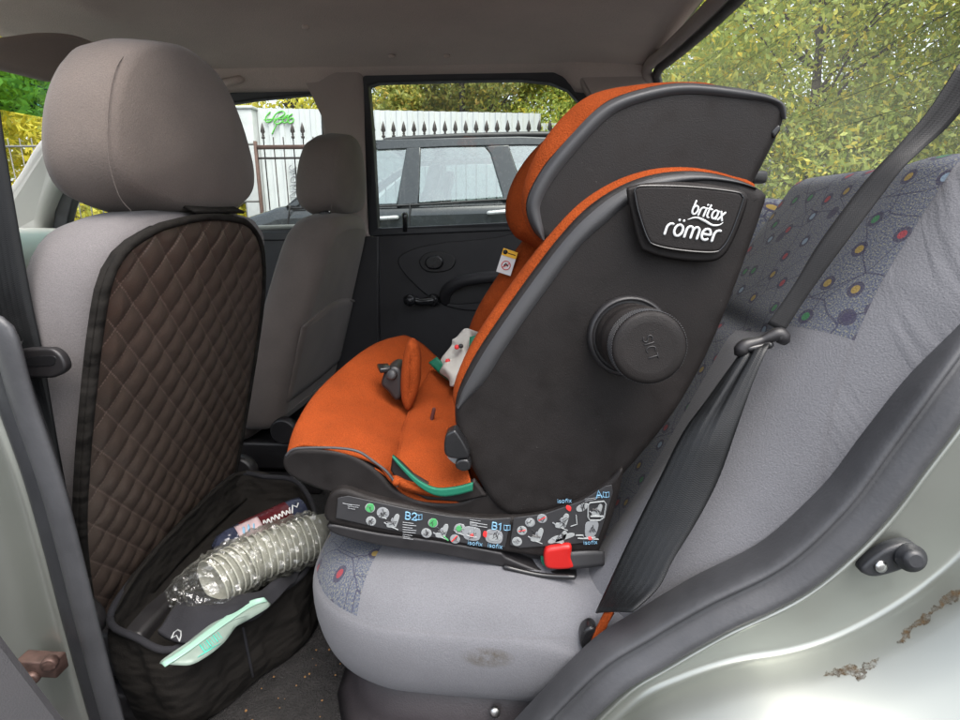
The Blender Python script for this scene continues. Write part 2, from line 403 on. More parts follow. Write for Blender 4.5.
def frames(P):
    P = np.array(P, float); n = len(P)
    T = np.gradient(P, axis=0); T /= (np.linalg.norm(T, axis=1, keepdims=True)+1e-12)
    ref = np.array((0, 0, 1.0)) if abs(T[0][2]) < .9 else np.array((1.0, 0, 0))
    N = []; u = np.cross(T[0], ref); u /= np.linalg.norm(u)
    for i in range(n):
        u = u-T[i]*np.dot(u, T[i]); u /= (np.linalg.norm(u)+1e-12); N.append(u.copy())
    N = np.array(N); return P, T, N, np.cross(T, N)
def tube(pts, r, n=10, ends=True, flat=1.0):
    P, T, N, B = frames(pts); k = len(P); rr = r if hasattr(r, '__len__') else [r]*k
    V = []; Fc = []; ringsP = []
    if ends:
        ringsP += [(P[0]-T[0]*rr[0]*.8, N[0], B[0], rr[0]*.55)]
    ringsP += [(P[i], N[i], B[i], rr[i]) for i in range(k)]
    if ends: ringsP += [(P[-1]+T[-1]*rr[-1]*.8, N[-1], B[-1], rr[-1]*.55)]
    for (p, u, w, q) in ringsP:
        for j in range(n):
            a = 2*math.pi*j/n; V.append(tuple(p+u*math.cos(a)*q+w*math.sin(a)*q*flat))
    m = len(ringsP)
    for i in range(m-1):
        for j in range(n): Fc.append((i*n+j, i*n+(j+1) % n, (i+1)*n+(j+1) % n, (i+1)*n+j))
    Fc.append(tuple(range(n-1, -1, -1))); Fc.append(tuple((m-1)*n+j for j in range(n)))
    return V, Fc
def strap(ptsL, ptsR, th):
    """webbing between two edge lines, with thickness"""
    L, Rr = np.array(ptsL, float), np.array(ptsR, float); n = len(L); V = []; Fc = []
    for i in range(n):
        t = L[min(i+1, n-1)]-L[max(i-1, 0)]; w = Rr[i]-L[i]; nn = np.cross(t, w); nn /= (np.linalg.norm(nn)+1e-12)
        for k in range(5):
            V.append(tuple(L[i]+w*k/4+nn*th/2))
        for k in range(4, -1, -1): V.append(tuple(L[i]+w*k/4-nn*th/2))
    for i in range(n-1):
        for k in range(10): Fc.append((i*10+k, i*10+(k+1) % 10, (i+1)*10+(k+1) % 10, (i+1)*10+k))
    Fc.append(tuple(range(9, -1, -1))); Fc.append(tuple((n-1)*10+k for k in range(10)))
    return V, Fc
def strapm(name, L, Rr, th, m, parent, **k):
    n = len(L); v, f = strap(L, Rr, th)
    d = np.r_[0, np.cumsum(np.linalg.norm(np.diff(np.array(L, float), axis=0), axis=1))]
    return mesh(name, v, f, m, parent, uv=[((q/4 if q < 5 else (9-q)/4), d[i]/.047) for i in range(n) for q in range(10)], **k)
def web_mat(name, col, rough=.5, spec=.4):
    m = mat(name, col, rough, var=.15, vscale=30, spec=spec); nt = m.node_tree; p = nt.nodes['Principled BSDF']
    uvn = nd(nt, 'ShaderNodeUVMap'); su = nd(nt, 'ShaderNodeSeparateXYZ'); nt.links.new(uvn.outputs[0], su.inputs[0])
    rib = mth(nt, 'SINE', mth(nt, 'MULTIPLY', su.outputs[0], 2*math.pi*7)); tw = mth(nt, 'SINE', mth(nt, 'ADD', mth(nt, 'MULTIPLY', su.outputs[1], 2*math.pi*22), mth(nt, 'MULTIPLY', mth(nt, 'ABSOLUTE', rib), 3)))
    edge = mth(nt, 'MULTIPLY', gt(nt, mth(nt, 'ABSOLUTE', mth(nt, 'SUBTRACT', su.outputs[0], .5)), .44), 1.2)
    h = mth(nt, 'ADD', mth(nt, 'ADD', mth(nt, 'MULTIPLY', rib, .6), mth(nt, 'MULTIPLY', tw, .5)), edge)
    nt.links.new(bump(nt, h, .22, .0006), p.inputs['Normal']); return m
def box(c, s, rot=0):
    x, y, z = s[0]/2, s[1]/2, s[2]/2; V = []
    for a in (-x, x):
        for b in (-y, y):
            for d in (-z, z):
                V.append((c[0]+a*math.cos(rot)-b*math.sin(rot), c[1]+a*math.sin(rot)+b*math.cos(rot), c[2]+d))
    return V, [(0, 1, 3, 2), (4, 6, 7, 5), (0, 4, 5, 1), (2, 3, 7, 6), (0, 2, 6, 4), (1, 5, 7, 3)]
def lathe(c, axis, prof, n=32):
    """prof = [(radius, along)]"""
    ax = np.array(axis, float); ax /= np.linalg.norm(ax)
    ref = np.array((0, 0, 1.0)) if abs(ax[2]) < .9 else np.array((1.0, 0, 0))
    u = np.cross(ax, ref); u /= np.linalg.norm(u); w = np.cross(ax, u); c = np.array(c, float); V = []; Fc = []
    for r, h in prof:
        for j in range(n):
            a = 2*math.pi*j/n; V.append(tuple(c+ax*h+u*math.cos(a)*r+w*math.sin(a)*r))
    for i in range(len(prof)-1):
        for j in range(n): Fc.append((i*n+j, i*n+(j+1) % n, (i+1)*n+(j+1) % n, (i+1)*n+j))
    Fc.append(tuple(range(n-1, -1, -1))); Fc.append(tuple((len(prof)-1)*n+j for j in range(n)))
    return V, Fc
def csurf(rows, nu, nv):
    C = np.array(rows, float)                       # R x C x 3
    A = np.stack([cr(C[i], nv) for i in range(C.shape[0])], 0)
    B = np.stack([cr(A[:, j], nu) for j in range(nv)], 1)
    V = [tuple(B[i, j]) for i in range(nu) for j in range(nv)]
    Fc = [(i*nv+j, i*nv+j+1, (i+1)*nv+j+1, (i+1)*nv+j) for i in range(nu-1) for j in range(nv-1)]
    return V, Fc
def grid(nu, nv, fn):
    V = [fn(i/(nu-1), j/(nv-1)) for i in range(nu) for j in range(nv)]
    return V, [(i*nv+j, i*nv+j+1, (i+1)*nv+j+1, (i+1)*nv+j) for i in range(nu-1) for j in range(nv-1)]
def merge(o, parts):
    """add raised print (mesh data, material) to a part's own mesh"""
    me = o.data; L = np.array(offs(o.parent)); V = [tuple(v.co) for v in me.vertices]; Fc = [tuple(p.vertices) for p in me.polygons]; mi = [0]*len(Fc); sm = [p.use_smooth for p in me.polygons]
    mats = [me.materials[0]]
    for mb, m in parts:
        n = len(V); V += [tuple(np.array(v)-L) for v in mb.v]; Fc += [tuple(i+n for i in f) for f in mb.f]
        mats.append(MT[m] if isinstance(m, str) else m); mi += [len(mats)-1]*len(mb.f); sm += [False]*len(mb.f)
    nm = bpy.data.meshes.new(me.name); nm.from_pydata(V, [], Fc); nm.update()
    for m in mats: nm.materials.append(m)
    nm.polygons.foreach_set('material_index', mi); nm.polygons.foreach_set('use_smooth', sm); o.data = nm
def copy_tree(o, dloc, label, group=None):
    c = o.copy(); COL.objects.link(c); c.location = (o.location[0]+dloc[0], o.location[1]+dloc[1], o.location[2]+dloc[2])
    c['label'] = label
    if group: c['group'] = group
    for ch in list(o.children):
        d = ch.copy(); COL.objects.link(d); d.parent = c
        for g in list(ch.children):
            e = g.copy(); COL.objects.link(e); e.parent = d
    return c
# stroke lettering -------------------------------------------------
def arc(cx, cy, rx, ry, a0, a1, n=12):
    return [(cx+rx*math.cos(R(a0+(a1-a0)*i/n)), cy+ry*math.sin(R(a0+(a1-a0)*i/n))) for i in range(n+1)]
FONT = {
 'b': (1.0, [[(0, 1.55), (0, .5)], arc(.45, .5, .45, .5, 180, 540, 24)]),
 'r': (.62, [[(0, 0), (0, .55)], arc(.45, .55, .45, .45, 180, 75, 8)]),
 'i': (.12, [[(0, 0), (0, 1.0)], [(0, 1.38), (0, 1.42)]]),
 't': (.6, [[(.1, 1.45), (.1, .35)]+arc(.45, .35, .35, .35, 180, 280, 6), [(-.08, 1.0), (.55, 1.0)]]),
 'a': (1.0, [arc(.45, .5, .45, .5, 0, 360, 24), [(.9, .95), (.9, 0)]]),
 'x': (.8, [[(0, 1), (.75, 0)], [(.75, 1), (0, 0)]]),
 'o': (1.0, [arc(.45, .5, .45, .5, 0, 360, 24)]),
 'ö': (1.0, [arc(.45, .5, .45, .5, 0, 360, 24), [(.2, 1.38), (.2, 1.41)], [(.7, 1.38), (.7, 1.41)]]),
 'm': (1.5, [[(0, 0), (0, .6)], arc(.35, .6, .35, .4, 180, 0, 10)+[(.7, 0)], arc(1.05, .6, .35, .4, 180, 0, 10)+[(1.4, 0)]]),
 'e': (1.0, [[(.0, .5), (.9, .5)]+arc(.45, .5, .45, .5, 0, 310, 20)]),
 's': (.7, [arc(.35, .74, .3, .26, 30, 240, 10)+arc(.35, .26, .3, .26, 70, -150, 10)]),
 'f': (.55, [arc(.45, 1.1, .3, .35, 80, 180, 6)+[(.15, 0)], [(-.05, .95), (.5, .95)]]),
 'A': (1.1, [[(0, 0), (.5, 1.5), (1.0, 0)], [(.2, .5), (.8, .5)]]),
 'B': (.95, [[(0, 0), (0, 1.5)], [(0, 1.5)]+arc(.45, 1.13, .38, .37, 90, -90, 8)+[(0, .76)], [(0, .76)]+arc(.48, .38, .42, .38, 90, -90, 8)+[(0, 0)]]),
 '1': (.6, [[(.05, 1.2), (.4, 1.5), (.4, 0)]]),
 '2': (.95, [arc(.42, 1.08, .42, .42, 170, -30, 10)+[(0, 0), (.85, 0)]]),
 'S': (.95, [arc(.42, 1.12, .40, .38, 30, 240, 10)+arc(.42, .38, .42, .38, 70, -150, 10)]),
 'I': (.2, [[(0, 0), (0, 1.5)]]),
 'C': (1.0, [arc(.5, .75, .48, .75, 50, 310, 16)]),
 'T': (.95, [[(0, 1.5), (.85, 1.5)], [(.42, 1.5), (.42, 0)]]),
 'G': (1.05, [arc(.5, .75, .48, .75, 50, 340, 16)+[(.55, .65)]]),
}
def letters(txt, to3, h, r, gap=.32, x0=0, y0=0, n=6, flat=.35):
    """stroke letters as raised rounded strokes; x-height h, stroke radius r; to3(x,y) -> 3D"""
    mb = MB(); x = x0
    for ch in txt:
        if ch == ' ': x += h*.8; continue
        w, strokes = FONT[ch]
        for st in strokes:
            mb.add(tube([to3(x+p[0]*h, y0+p[1]*h) for p in st], r, n))
        x += (w+gap)*h
    return mb, x

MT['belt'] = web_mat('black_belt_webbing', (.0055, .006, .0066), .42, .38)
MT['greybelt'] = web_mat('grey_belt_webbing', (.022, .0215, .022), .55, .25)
# ------------------------------------------------------------------ THE CAR
# far side wall: vertical door below z=.95, leaning in above it
FP, FN = (0, 1.80, .95), (0, .39, .115)
def far(px, py, d=0.0):
    q = onplane(px, py, (0, 1.80-d, .95), FN)
    return q if q[2] > .95 else at(px, py, Y=1.80-d)
def far_xz(pts):
    return [(q[0], q[2]) for q in (far(*p) for p in pts)]
def farY(z): return 1.80-max(0, z-.95)*.115/.39
def far3(a, b, h): return (a, farY(b)-h, b)

car = thing('car', 'silver-green hatchback whose cabin is seen through its open rear door, with brown-grey headliner', 'car', (-.4, 1.15, 0))
# headliner and outer roof
XR0, XR1 = -1.16, .348
def roofz(u, v):
    e = abs(2*v-1)
    return 1.358+.035*(1-e**2.2)-.010*max(0, (u-.86)/.14)-.03*max(0, (.12-u)/.12)
def hl(u, v):
    return (XR0+(XR1-XR0)*u, .64+(1.705-.64)*v, roofz(u, v))
v, f = grid(40, 40, hl); mesh('headliner', v, f, 'headliner', car, solid=.012)
v, f = grid(30, 30, lambda u, v: (XR0-.02+(XR1-XR0+.05)*u,   .60+1.11*v, roofz(u, v)+.03-.012*abs(2*v-1)**4)); mesh('roof_panel', v, f, 'paint', car, solid=.004)
# small press studs on the headliner
for (px, py) in ((392, 60), (447, 60), (306, 32)):
    q = at(px, py, Z=1.358); mesh('headliner_clip', *lathe((q[0], q[1], q[2]+.012), (0, 0, -1), [(.0085, 0), (.0085, .004), (.006, .007)], 16), 'headliner', car)
# far rear door: window seal, glass, panel
inner = [(380, 228), (376, 150), (371, 88), (380, 85), (450, 83), (520, 82), (550, 85), (567, 92), (580, 106), (592, 140), (600, 180), (604, 218)]
outer = [(371, 236), (367, 150), (362, 84), (368, 76), (450, 72), (517, 70), (552, 74), (574, 84), (592, 104), (604, 140), (612, 180), (616, 226)]
INN, OUT = far_xz(inner), far_xz(outer)
DP = xz([(372, 233), (400, 231), (450, 227), (520, 221), (618, 214)], 1.78)
DPo = DP+[(.33, .9), (.33, .36), (DP[0][0], .36)]
def dens(pts, k=8):
    o = []
    for i in range(len(pts)):
        a, b = pts[i], pts[(i+1) % len(pts)]
        o += [(a[0]+(b[0]-a[0])*t/k, a[1]+(b[1]-a[1])*t/k) for t in range(k)]
    return o
door = pil('door', dens(DPo), Yslab(1.84), rnd(.014, .06), 'doorpanel', car, raw=True, label='dark rear door with pull handle and window winder')
mesh('window_seal', *band(OUT, INN, far3, -.01, .028), 'rubber', door, smooth=False, bevel=.004)
gv, gf, _ = pillow(INN, lambda a, b, h: far3(a, b, h), [(-.006, 0), (-.006, .004)], raw=True); mesh('window_pane', gv, gf, 'glass', door, smooth=False)
# moulded recess outline, lever, pull, winder
def doorp(pts, Y=1.78): return xz(pts, Y)
pil('door_pad', doorp([(398, 262), (410, 250), (440, 243), (490, 238), (560, 228), (610, 260), (560, 300), (500, 309), (465, 310), (440, 303), (415, 285)]), Yslab(1.782), rnd(.004, .009), 'doorpanel', door, n=90)
pil('handle_bezel', doorp([(420, 262), (425, 254), (437, 251), (450, 253), (456, 260), (451, 269), (437, 272), (425, 270)]), Yslab(1.775), rnd(.003, .008), 'black', door, n=48)
pil('door_handle', doorp([(426, 262), (430, 256), (440, 255), (444, 262), (440, 268), (430, 268)]), Yslab(1.768), rnd(.005, .014), 'gloss', door, n=40)
pts = cr([at(x, y, Y=Y) for x, y, Y in ((445, 300, 1.775), (446, 292, 1.755), (455, 284, 1.735), (472, 279, 1.725), (500, 276, 1.725), (560, 270, 1.74))], 30)
mesh('pull_handle', *tube(pts, .019, 12), 'doorpanel', door)
pil('pull_recess', doorp([(442, 300), (448, 290), (465, 284), (500, 281), (560, 276), (560, 296), (500, 300), (460, 304)]), Yslab(1.775), rnd(.002, .005), 'black', door, n=60)
wc = at(432, 301, Y=1.74)
mesh('window_winder', *(lambda a: (a.v, a.f))((lambda mb: (mb.add(lathe((wc[0], 1.77, wc[2]), (0, -1, 0), [(.020, 0), (.020, .02), (.014, .032)], 20)), mb.add(tube([(wc[0], 1.742, wc[2]), at(420, 302, Y=1.73), at(412, 300, Y=1.725)], [.015, .012, .014], 10)), mb.add(lathe(at(411, 300, Y=1.735), (0, -1, .1), [(.014, 0), (.019, .008), (.019, .028), (.010, .036)], 16)), mb)[-1])(MB())), 'gloss', door)
q = at(405, 222, Y=1.775); mesh('lock_knob', *lathe((q[0], q[1], q[2]-.02), (0, 0, 1), [(.008, -.01), (.008, .03), (.010, .042), (.006, .05)], 12), 'gloss', door)
# far front door: window seal, pane, panel
inner = [(326, 232), (325, 160), (323, 106), (312, 96), (260, 101), (226, 106), (180, 116), (130, 140), (102, 162), (80, 193), (73, 218), (71, 230)]
outer = [(332, 240), (333, 160), (333, 92), (318, 86), (260, 91), (226, 95), (176, 105), (120, 130), (90, 152), (68, 186), (60, 212), (56, 242)]
INN2, OUT2 = far_xz(inner), far_xz(outer)
fd = pil('door', dens([(-2.0, .90), (-1.4, .905), (-.9, .925), (-.60, .932), (-.60, .36), (-1.9, .36)]), Yslab(1.845), rnd(.014, .06), 'doorpanel', car, raw=True, label='dark front door with pale window ledge')
mesh('window_seal', *band(OUT2, INN2, far3, -.01, .022), 'rubber', fd, smooth=False, bevel=.004)
gv, gf, _ = pillow(INN2, lambda a, b, h: far3(a, b, h), [(-.006, 0), (-.006, .004)], raw=True); mesh('window_pane', gv, gf, 'glass', fd, smooth=False)
mesh('window_ledge', *tube([(-1.5, 1.80, .902), (-.9, 1.80, .930), (-.62, 1.80, .938)], .008, 8), 'palegrey', fd)
q = at(143, 214, Y=1.98)
mir = pil('wing_mirror', [(q[0]-.07, q[2]-.05), (q[0]-.06, q[2]+.05), (q[0]+.05, q[2]+.06), (q[0]+.08, q[2]), (q[0]+.06, q[2]-.05)], Yslab(2.03), rnd(.025, .08), 'black', fd, n=40)
pil('mirror_glass', [(q[0]-.045, q[2]-.035), (q[0]-.04, q[2]+.035), (q[0]+.035, q[2]+.04), (q[0]+.055, q[2]), (q[0]+.04, q[2]-.035)], Yslab(1.949), rnd(.001, .003), 'steel', fd, n=40)
# far B pillar trim, roof rail trim, rear quarter trim
pil('pillar_trim', far_xz([(304, 82), (310, 73), (330, 69), (360, 70), (366, 84), (368, 150), (371, 226), (371, 236), (350, 238), (332, 238), (329, 226), (327, 150), (322, 104)]), lambda a, b, h: (a, farY(b)+.01-h, b), rnd(.014, .05), 'pillar', car, d1=.006, n=100)
pil('pillar_cover', dens(xz([(377, 237), (378, 520), (325, 520), (327, 237)], 1.745)), Yslab(1.79), rnd(.004, .03), 'doorpanel', car, raw=True)
pil('quarter_trim', far_xz([(578, 78), (612, 74), (645, 76), (655, 92), (640, 150), (640, 240), (612, 240), (606, 160), (594, 112), (582, 94)]), lambda a, b, h: (a, farY(b)-h, b), rnd(.012, .05), 'pillar', car, d1=.004, n=90)
mb = MB()
def rail_z(x): return 1.346-.030*min(1, max(0, (-.52-x)/.05))-.045*min(1, max(0, (x-.10)/.05))
mb.add(grid(90, 6, lambda u, v: (-1.30+1.63*u, 1.672-.05*math.sin(v*1.5), rail_z(-1.30+1.63*u)+(1.374-rail_z(-1.30+1.63*u))*v-.03*max(0, (.15-u)/.15))))
mb.build('roof_rail_trim', 'headliner', car, solid=.01)
# body side outside the far doors (closes the shell)
mesh('side_panel', *box((-.35, 1.88, .62), (2.9, .04, .60)), 'paint', car, bevel=.01)
# grab handle far front
pts = cr([far(214, 88, .0), far(220, 84, .05), far(230, 82, .055), far(240, 79, .05), far(244, 76, .0)], 20)
mesh('grab_handle', *tube(pts, .011, 10), 'headliner', car)
# far A pillar and windscreen
WT, WB = np.array((-1.17, 0, 1.335)), np.array((-1.80, 0, .93))
def ws(u, v):          # u across 0..1 near->far, v down
    p = WT+(WB-WT)*v; bow = .10*(1-(2*u-1)**2)
    return (p[0]-bow*(.4+.6*v), .62+(1.70-.62)*u-.04*v*(1-2*u), p[2]+.0)
v, f = grid(24, 4, lambda u, w: ws(u*.93, w*.24)); mesh('windscreen_tint', v, f, 'tintband', car, label='green tinted band along the top of the windscreen')
v, f = grid(24, 10, lambda u, w: ws(u*.93, .24+w*.76)); mesh('windscreen', v, f, 'glass', car)
pil('pillar_trim', far_xz([(57, 140), (36, 172), (15, 204), (-8, 246), (48, 250), (57, 222), (70, 190), (90, 156), (118, 132), (176, 106), (226, 96), (226, 84), (160, 88), (100, 106)]), lambda a, b, h: (a, farY(b)+.02-h, b), rnd(.02, .085), 'palegrey', car, n=110, label='pale grey windscreen pillar')
# near A pillar, near roof rail
mb = MB(); mb.add(tube([(-1.80, .55, .90), (-1.17, .64, 1.335), (-.6, .63, 1.355), (.0, .63, 1.36), (.5, .64, 1.345), (.78, .62, 1.0)], .035, 10)); mb.build('roof_rail', 'pillar', car)
# dashboard and sun visor
mb = MB(); v_, f_, _ = pillow([(-1.95, .5), (-1.95, .90), (-1.75, .925), (-1.5, .93), (-1.28, .90), (-1.22, .80), (-1.30, .55)], lambda a, b, h: (a, h, b), [(.02, .56), (0, .60), (0, 1.74), (.02, 1.77)]); mesh('dashboard', v_, f_, 'palegrey', car)
VX = -.98
vis = [(q[1], q[2]) for q in (at(x, y, X=VX) for x, y in ((-60, 44), (-30, 41), (0, 37), (30, 33), (58, 35), (80, 43), (84, 50), (70, 74), (56, 82), (20, 74), (-30, 62), (-60, 56)))]
pil('sun_visor', vis, lambda a, b, h: (VX+.02-h+(1.28-b)*-.35, a, b), rnd(.012, .028), 'pillar', car, d1=.004)
# rear window: hatch glass, seal, heater wires
HT, HB = np.array((.345, 0, 1.338)), np.array((.68, 0, .92))
def rw(u, v):
    p = HT+(HB-HT)*v
    return (p[0]+.03*(1-(2*u-1)**2), .58+.03*v+(1.66-.58)*u, p[2])
v, f = grid(24, 12, lambda u, w: rw(u, w)); rwin = mesh('rear_window', v, f, 'rearglass', car)
mb = MB()
for k in range(9):
    w = .10+k*.085
    mb.add(tube([tuple(np.array(rw(u, w))-(.002, 0, 0)) for u in np.linspace(.06, .95, 24)], .0004, 4))
mb.build('heater_wire', 'rubber', rwin)
edge = [rw(u, 0.0) for u in np.linspace(.0, .93, 16)]+[rw(.975, .02), rw(.99, .06)]+[rw(1.0, w) for w in np.linspace(.1, 1, 10)]
mesh('rear_window_seal', *tube(cr(edge, 60), .012, 10), 'rubber', car)
edge2 = [tuple(np.array(p)+(-.026, -.0, .010)) for p in edge]
mesh('hatch_trim', *tube(cr(edge2, 60), .014, 10), 'pillar', car)
q0, q1 = rw(.5, 1.0), rw(.5, 1.0)
mesh('hatch_panel', *box((.75, 1.14, .62), (.08, 1.10, .62)), 'paint', car, bevel=.02)
# floor, sill
v, f = grid(30, 30, lambda u, w: (-1.3+2.2*u, .60+1.2*w, .245+.004*math.sin(u*40)*math.sin(w*31))); mesh('carpet', v, f, 'carpet', car)
SILL = [at(x, y, Y=Y) for x, y, Y in ((290, 745, .57), (330, 705, .585), (400, 702, .59), (470, 704, .58), (540, 702, .56), (600, 668, .55))]
mb = MB()
sp = cr([(-.62, .53, .315), (-.40, .53, .31), (-.15, .53, .31), (.05, .53, .315), (.15, .53, .33)], 30)
prof = [(.05, -.07), (.045, -.03), (.03, -.008), (.015, 0), (-.02, .002), (-.05, -.004), (-.065, -.02)]
mb.add(csurf([[tuple(p+np.array((0, d, h))) for d, h in prof] for p in sp[::3]], 40, 14))
mb.build('sill_trim', mat('sill_plastic', (.055, .048, .052), .5, var=.2, bs=.4, bscale=400), car, solid=.004)
rs = [(.30, .59), (.05, .592), (-.12, .598), (-.20, .62), (-.235, .68), (-.245, .80), (-.245, 1.72), (.30, 1.72)]
pil('bench_riser', rs, lambda a, b, h: (a, b, h), [(-.03, .247), (-.012, .262), (-.002, .29), (.0, .33), (.03, .36)], mat('riser_plastic', (.036, .031, .034), .5, var=.2, bs=.4, bscale=400), car, n=110)
q = onplane(495, 711, (0, .588, .30), (0, 1, 0)); mesh('screw', *lathe((q[0], q[1], q[2]), (0, -1, .3), [(.007, 0), (.007, .004), (.004, .006)], 16), 'steel', car)
# near aperture: seal strip, flange, jamb (rear quarter)
AP = [(498, 778), (548, 726), (602, 673), (648, 644), (708, 609), (785, 570), (848, 513), (894, 452), (938, 392), (985, 325), (1050, 215), (1100, 100), (1120, -20)]
APW = [at(x, y, Y=.50+.0006*max(0, 400-y)*.3) for x, y in AP]
APc = cr(APW, 70)
T = np.gradient(APc, axis=0); T /= np.linalg.norm(T, axis=1, keepdims=True)
OUTN = np.stack([T[:, 2], np.zeros(len(T)), -T[:, 0]], 1)         # away from the opening
def strip(prof, nu=70, nv=40, wob=None):
    rows = []
    for i, p in enumerate(APc):
        r_ = prof(i/(len(APc)-1)) if callable(prof) else prof
        rows.append([tuple(p+OUTN[i]*d+np.array((0, y, 0))) for d, y in r_])
    return csurf(rows, nu, nv)
mesh('weatherstrip', *strip([(-.006, .045), (-.010, .020), (-.010, .006), (-.006, -.002), (-.001, .002), (.003, .007), (.009, .000), (.018, -.010), (.027, -.009), (.034, .004), (.036, .03)], 90, 44), 'rubbergrey', car)
def jk(t):
    x = min(1, max(0, (t-.20)/.32)); return .004+.064*x*x*(3-2*x)
def jamb(t):
    k = jk(t)
    return [(.028, .03), (.036, .012), (.041, .003), (.044, .002), (.047, .008), (.051, .012), (.055+k*.5, .012), (.056+k*.95, .0105), (.059+k, .006), (.060+k, -.002), (.066+k, -.030), (.078+k, -.060), (.094+k, -.082), (.104+k, -.088), (.110+k, -.085), (.113+k, -.06)]
JV, JF = strip(jamb, 100, 110); mesh('door_jamb', JV, JF, 'paint', car)
mesh('rear_quarter_panel', *strip(lambda t: [(.121+jk(t), -.05), (.125+jk(t), -.085), (.15+jk(t), -.097), (.40, -.115), (.6, -.09)], 60, 24), 'paint', car)
# rubber door stop with screw
q = np.array(at(893, 556, Y=.497))
st = pil('door_stop', [(q[0]-.028, q[2]-.014), (q[0]-.010, q[2]+.008), (q[0]+.012, q[2]+.016), (q[0]+.024, q[2]+.006), (q[0]+.016, q[2]-.010), (q[0]-.008, q[2]-.022), (q[0]-.022, q[2]-.022)], Yslab(.508), rnd(.004, .014), 'rubber', car, n=40)
mesh('rubber_bump', *lathe((q[0]+.012, .496, q[2]+.002), (-.15, -1, .25), [(.012, 0), (.0135, .004), (.0135, .008), (.010, .010), (.0105, .013), (.006, .016)], 24), 'rubber', st)
mesh('screw', *lathe((q[0]-.012, .495, q[2]-.010), (.1, -1, .2), [(.006, 0), (.006, .003), (.003, .004)], 16), 'steel', st)
# near B pillar: outer paint, rubber strip, striker
def Bp(px, py, Y=.53): return np.array(at(px, py, Y=Y))
bl = [(-160, 60), (-120, 200), (-70, 280), (-20, 307), (8, 320), (20, 345), (35, 400), (62, 480), (81, 551), (100, 630), (122, 715), (132, 750)]
BL = cr([Bp(x, y) for x, y in bl], 50)
Tb = np.gradient(BL, axis=0); Tb /= np.linalg.norm(Tb, axis=1, keepdims=True)
ON = np.stack([-Tb[:, 2], np.zeros(len(Tb)), Tb[:, 0]], 1)
ON *= np.sign(ON[:, :1]+1e-9)*-1
def bstrip(prof, nu=60, nv=24): return csurf([[tuple(p+ON[i]*d+np.array((0, y, 0))) for d, y in prof] for i, p in enumerate(BL)], nu, nv)
mesh('weatherstrip', *bstrip([(.05, .05), (.014, .015), (0, .0), (.012, -.006), (.026, -.004), (.034, .006), (.036, .02)]), 'rubbergrey', car)
mesh('pillar_seal', *bstrip([(.030, .012), (.036, .006), (.050, .006), (.058, .010)]), 'rubber', car)
mesh('door_pillar', *bstrip([(.056, .012), (.060, .002), (.064, .004), (.10, .004), (.125, -.01), (.15, -.05), (.16, -.10)]), 'paint', car)
mesh('pillar_trim', *bstrip([(.052, .055), (.07, .05), (.10, .05), (.14, .02)]), 'doorpanel', car, label='inside cover of the pillar beside the driver')
q = Bp(46, 664, .515)
mb = MB(); mb.add(box((q[0]-.005, .515, q[2]), (.05, .02, .022), 0)); mb.add(lathe((q[0]-.012, .512, q[2]-.010), (.4, -1, 0), [(.008, 0), (.008, .012), (.005, .014)], 12)); mb.add(lathe((q[0]+.012, .512, q[2]+.010), (.4, -1, 0), [(.009, 0), (.009, .010), (.006, .013)], 12))
mb.build('door_check', mat('rusty_brown_metal', (.10, .06, .05), .5, metal=.5, var=.5, vscale=60), car, bevel=.004)
# open near rear door, edge on, at lower left
a, b = np.array(at(0, 622, Y=.40)), np.array(at(75, 722, Y=.40))
d_ = (b-a)/np.linalg.norm(b-a)
p0, p1 = a-d_*.10, b+d_*.16
mb = MB()
th = np.array((-.05, -.02, 0)); dp = np.array((-.30, -.62, 0))
q = [p0, p1, p1+dp*1.0, p0+dp]
P8 = [tuple(x) for x in q]+[tuple(x+th) for x in q]
mesh('door', P8, [(0, 1, 2, 3), (7, 6, 5, 4), (0, 4, 5, 1), (1, 5, 6, 2), (2, 6, 7, 3), (3, 7, 4, 0)], 'doorpanel', car, smooth=False, bevel=.01, label='open rear door seen along its dark edge')
# dirt on the jamb, laid on its surface
from mathutils.bvhtree import BVHTree
JT = BVHTree.FromPolygons([tuple(p) for p in JV], JF)
def onjamb(px, py):
    d = np.array(ray(px, py)); d /= np.linalg.norm(d)
    h = JT.ray_cast(CAM, tuple(d))
    return np.array(h[0])-d*.0006 if h[0] is not None else None
rr_ = random.Random(5)
def stain_mat():
    m = mat('brown_dirt_film', (.06, .036, .013), .9, var=.6, vscale=120); nt = m.node_tree; p = nt.nodes['Principled BSDF']
    al = ramp(nt, [(.36, (0, 0, 0)), (.66, (1, 1, 1))], noise(nt, objco(nt), 210, 5, .75)); nt.links.new(al, p.inputs['Alpha']); return m
MT['stain'] = stain_mat()
def smear(path, w, label):
    P_ = cr(path, 80); T_ = np.gradient(P_, axis=0); T_ /= np.linalg.norm(T_, axis=1, keepdims=True); V = []; n = len(P_)
    wa = wb = w*.6; k = 0
    for i, (x, y) in enumerate(P_):
        wa = min(w*1.7, max(w*.2, wa+rr_.gauss(0, w*.35))); wb = min(w*1.7, max(w*.2, wb+rr_.gauss(0, w*.35)))
        e = min(1, (i+1)/6, (n-i)/6)
        nx, ny = -T_[i][1], T_[i][0]; row = [onjamb(x+nx*q, y+ny*q) for q in (-wa*e, 0, wb*e)]
        if any(r is None for r in row): continue
        V += [tuple(r) for r in row]; k += 1
    F_ = [(3*i+j, 3*i+j+1, 3*i+4+j, 3*i+3+j) for i in range(k-1) for j in (0, 1)]
    if k > 2: mesh('dirt_stain', V, F_, 'stain', car, label=label)
smear([(823, 676), (840, 672), (850, 669), (857, 673), (863, 677), (866, 668), (879, 657)], 3.4, 'small brown dirt smear on the pale door jamb')
smear([(897, 643), (908, 634), (915, 623), (928, 615), (945, 603), (972, 584)], 4.2, 'long brown dirt streak on the pale door jamb')

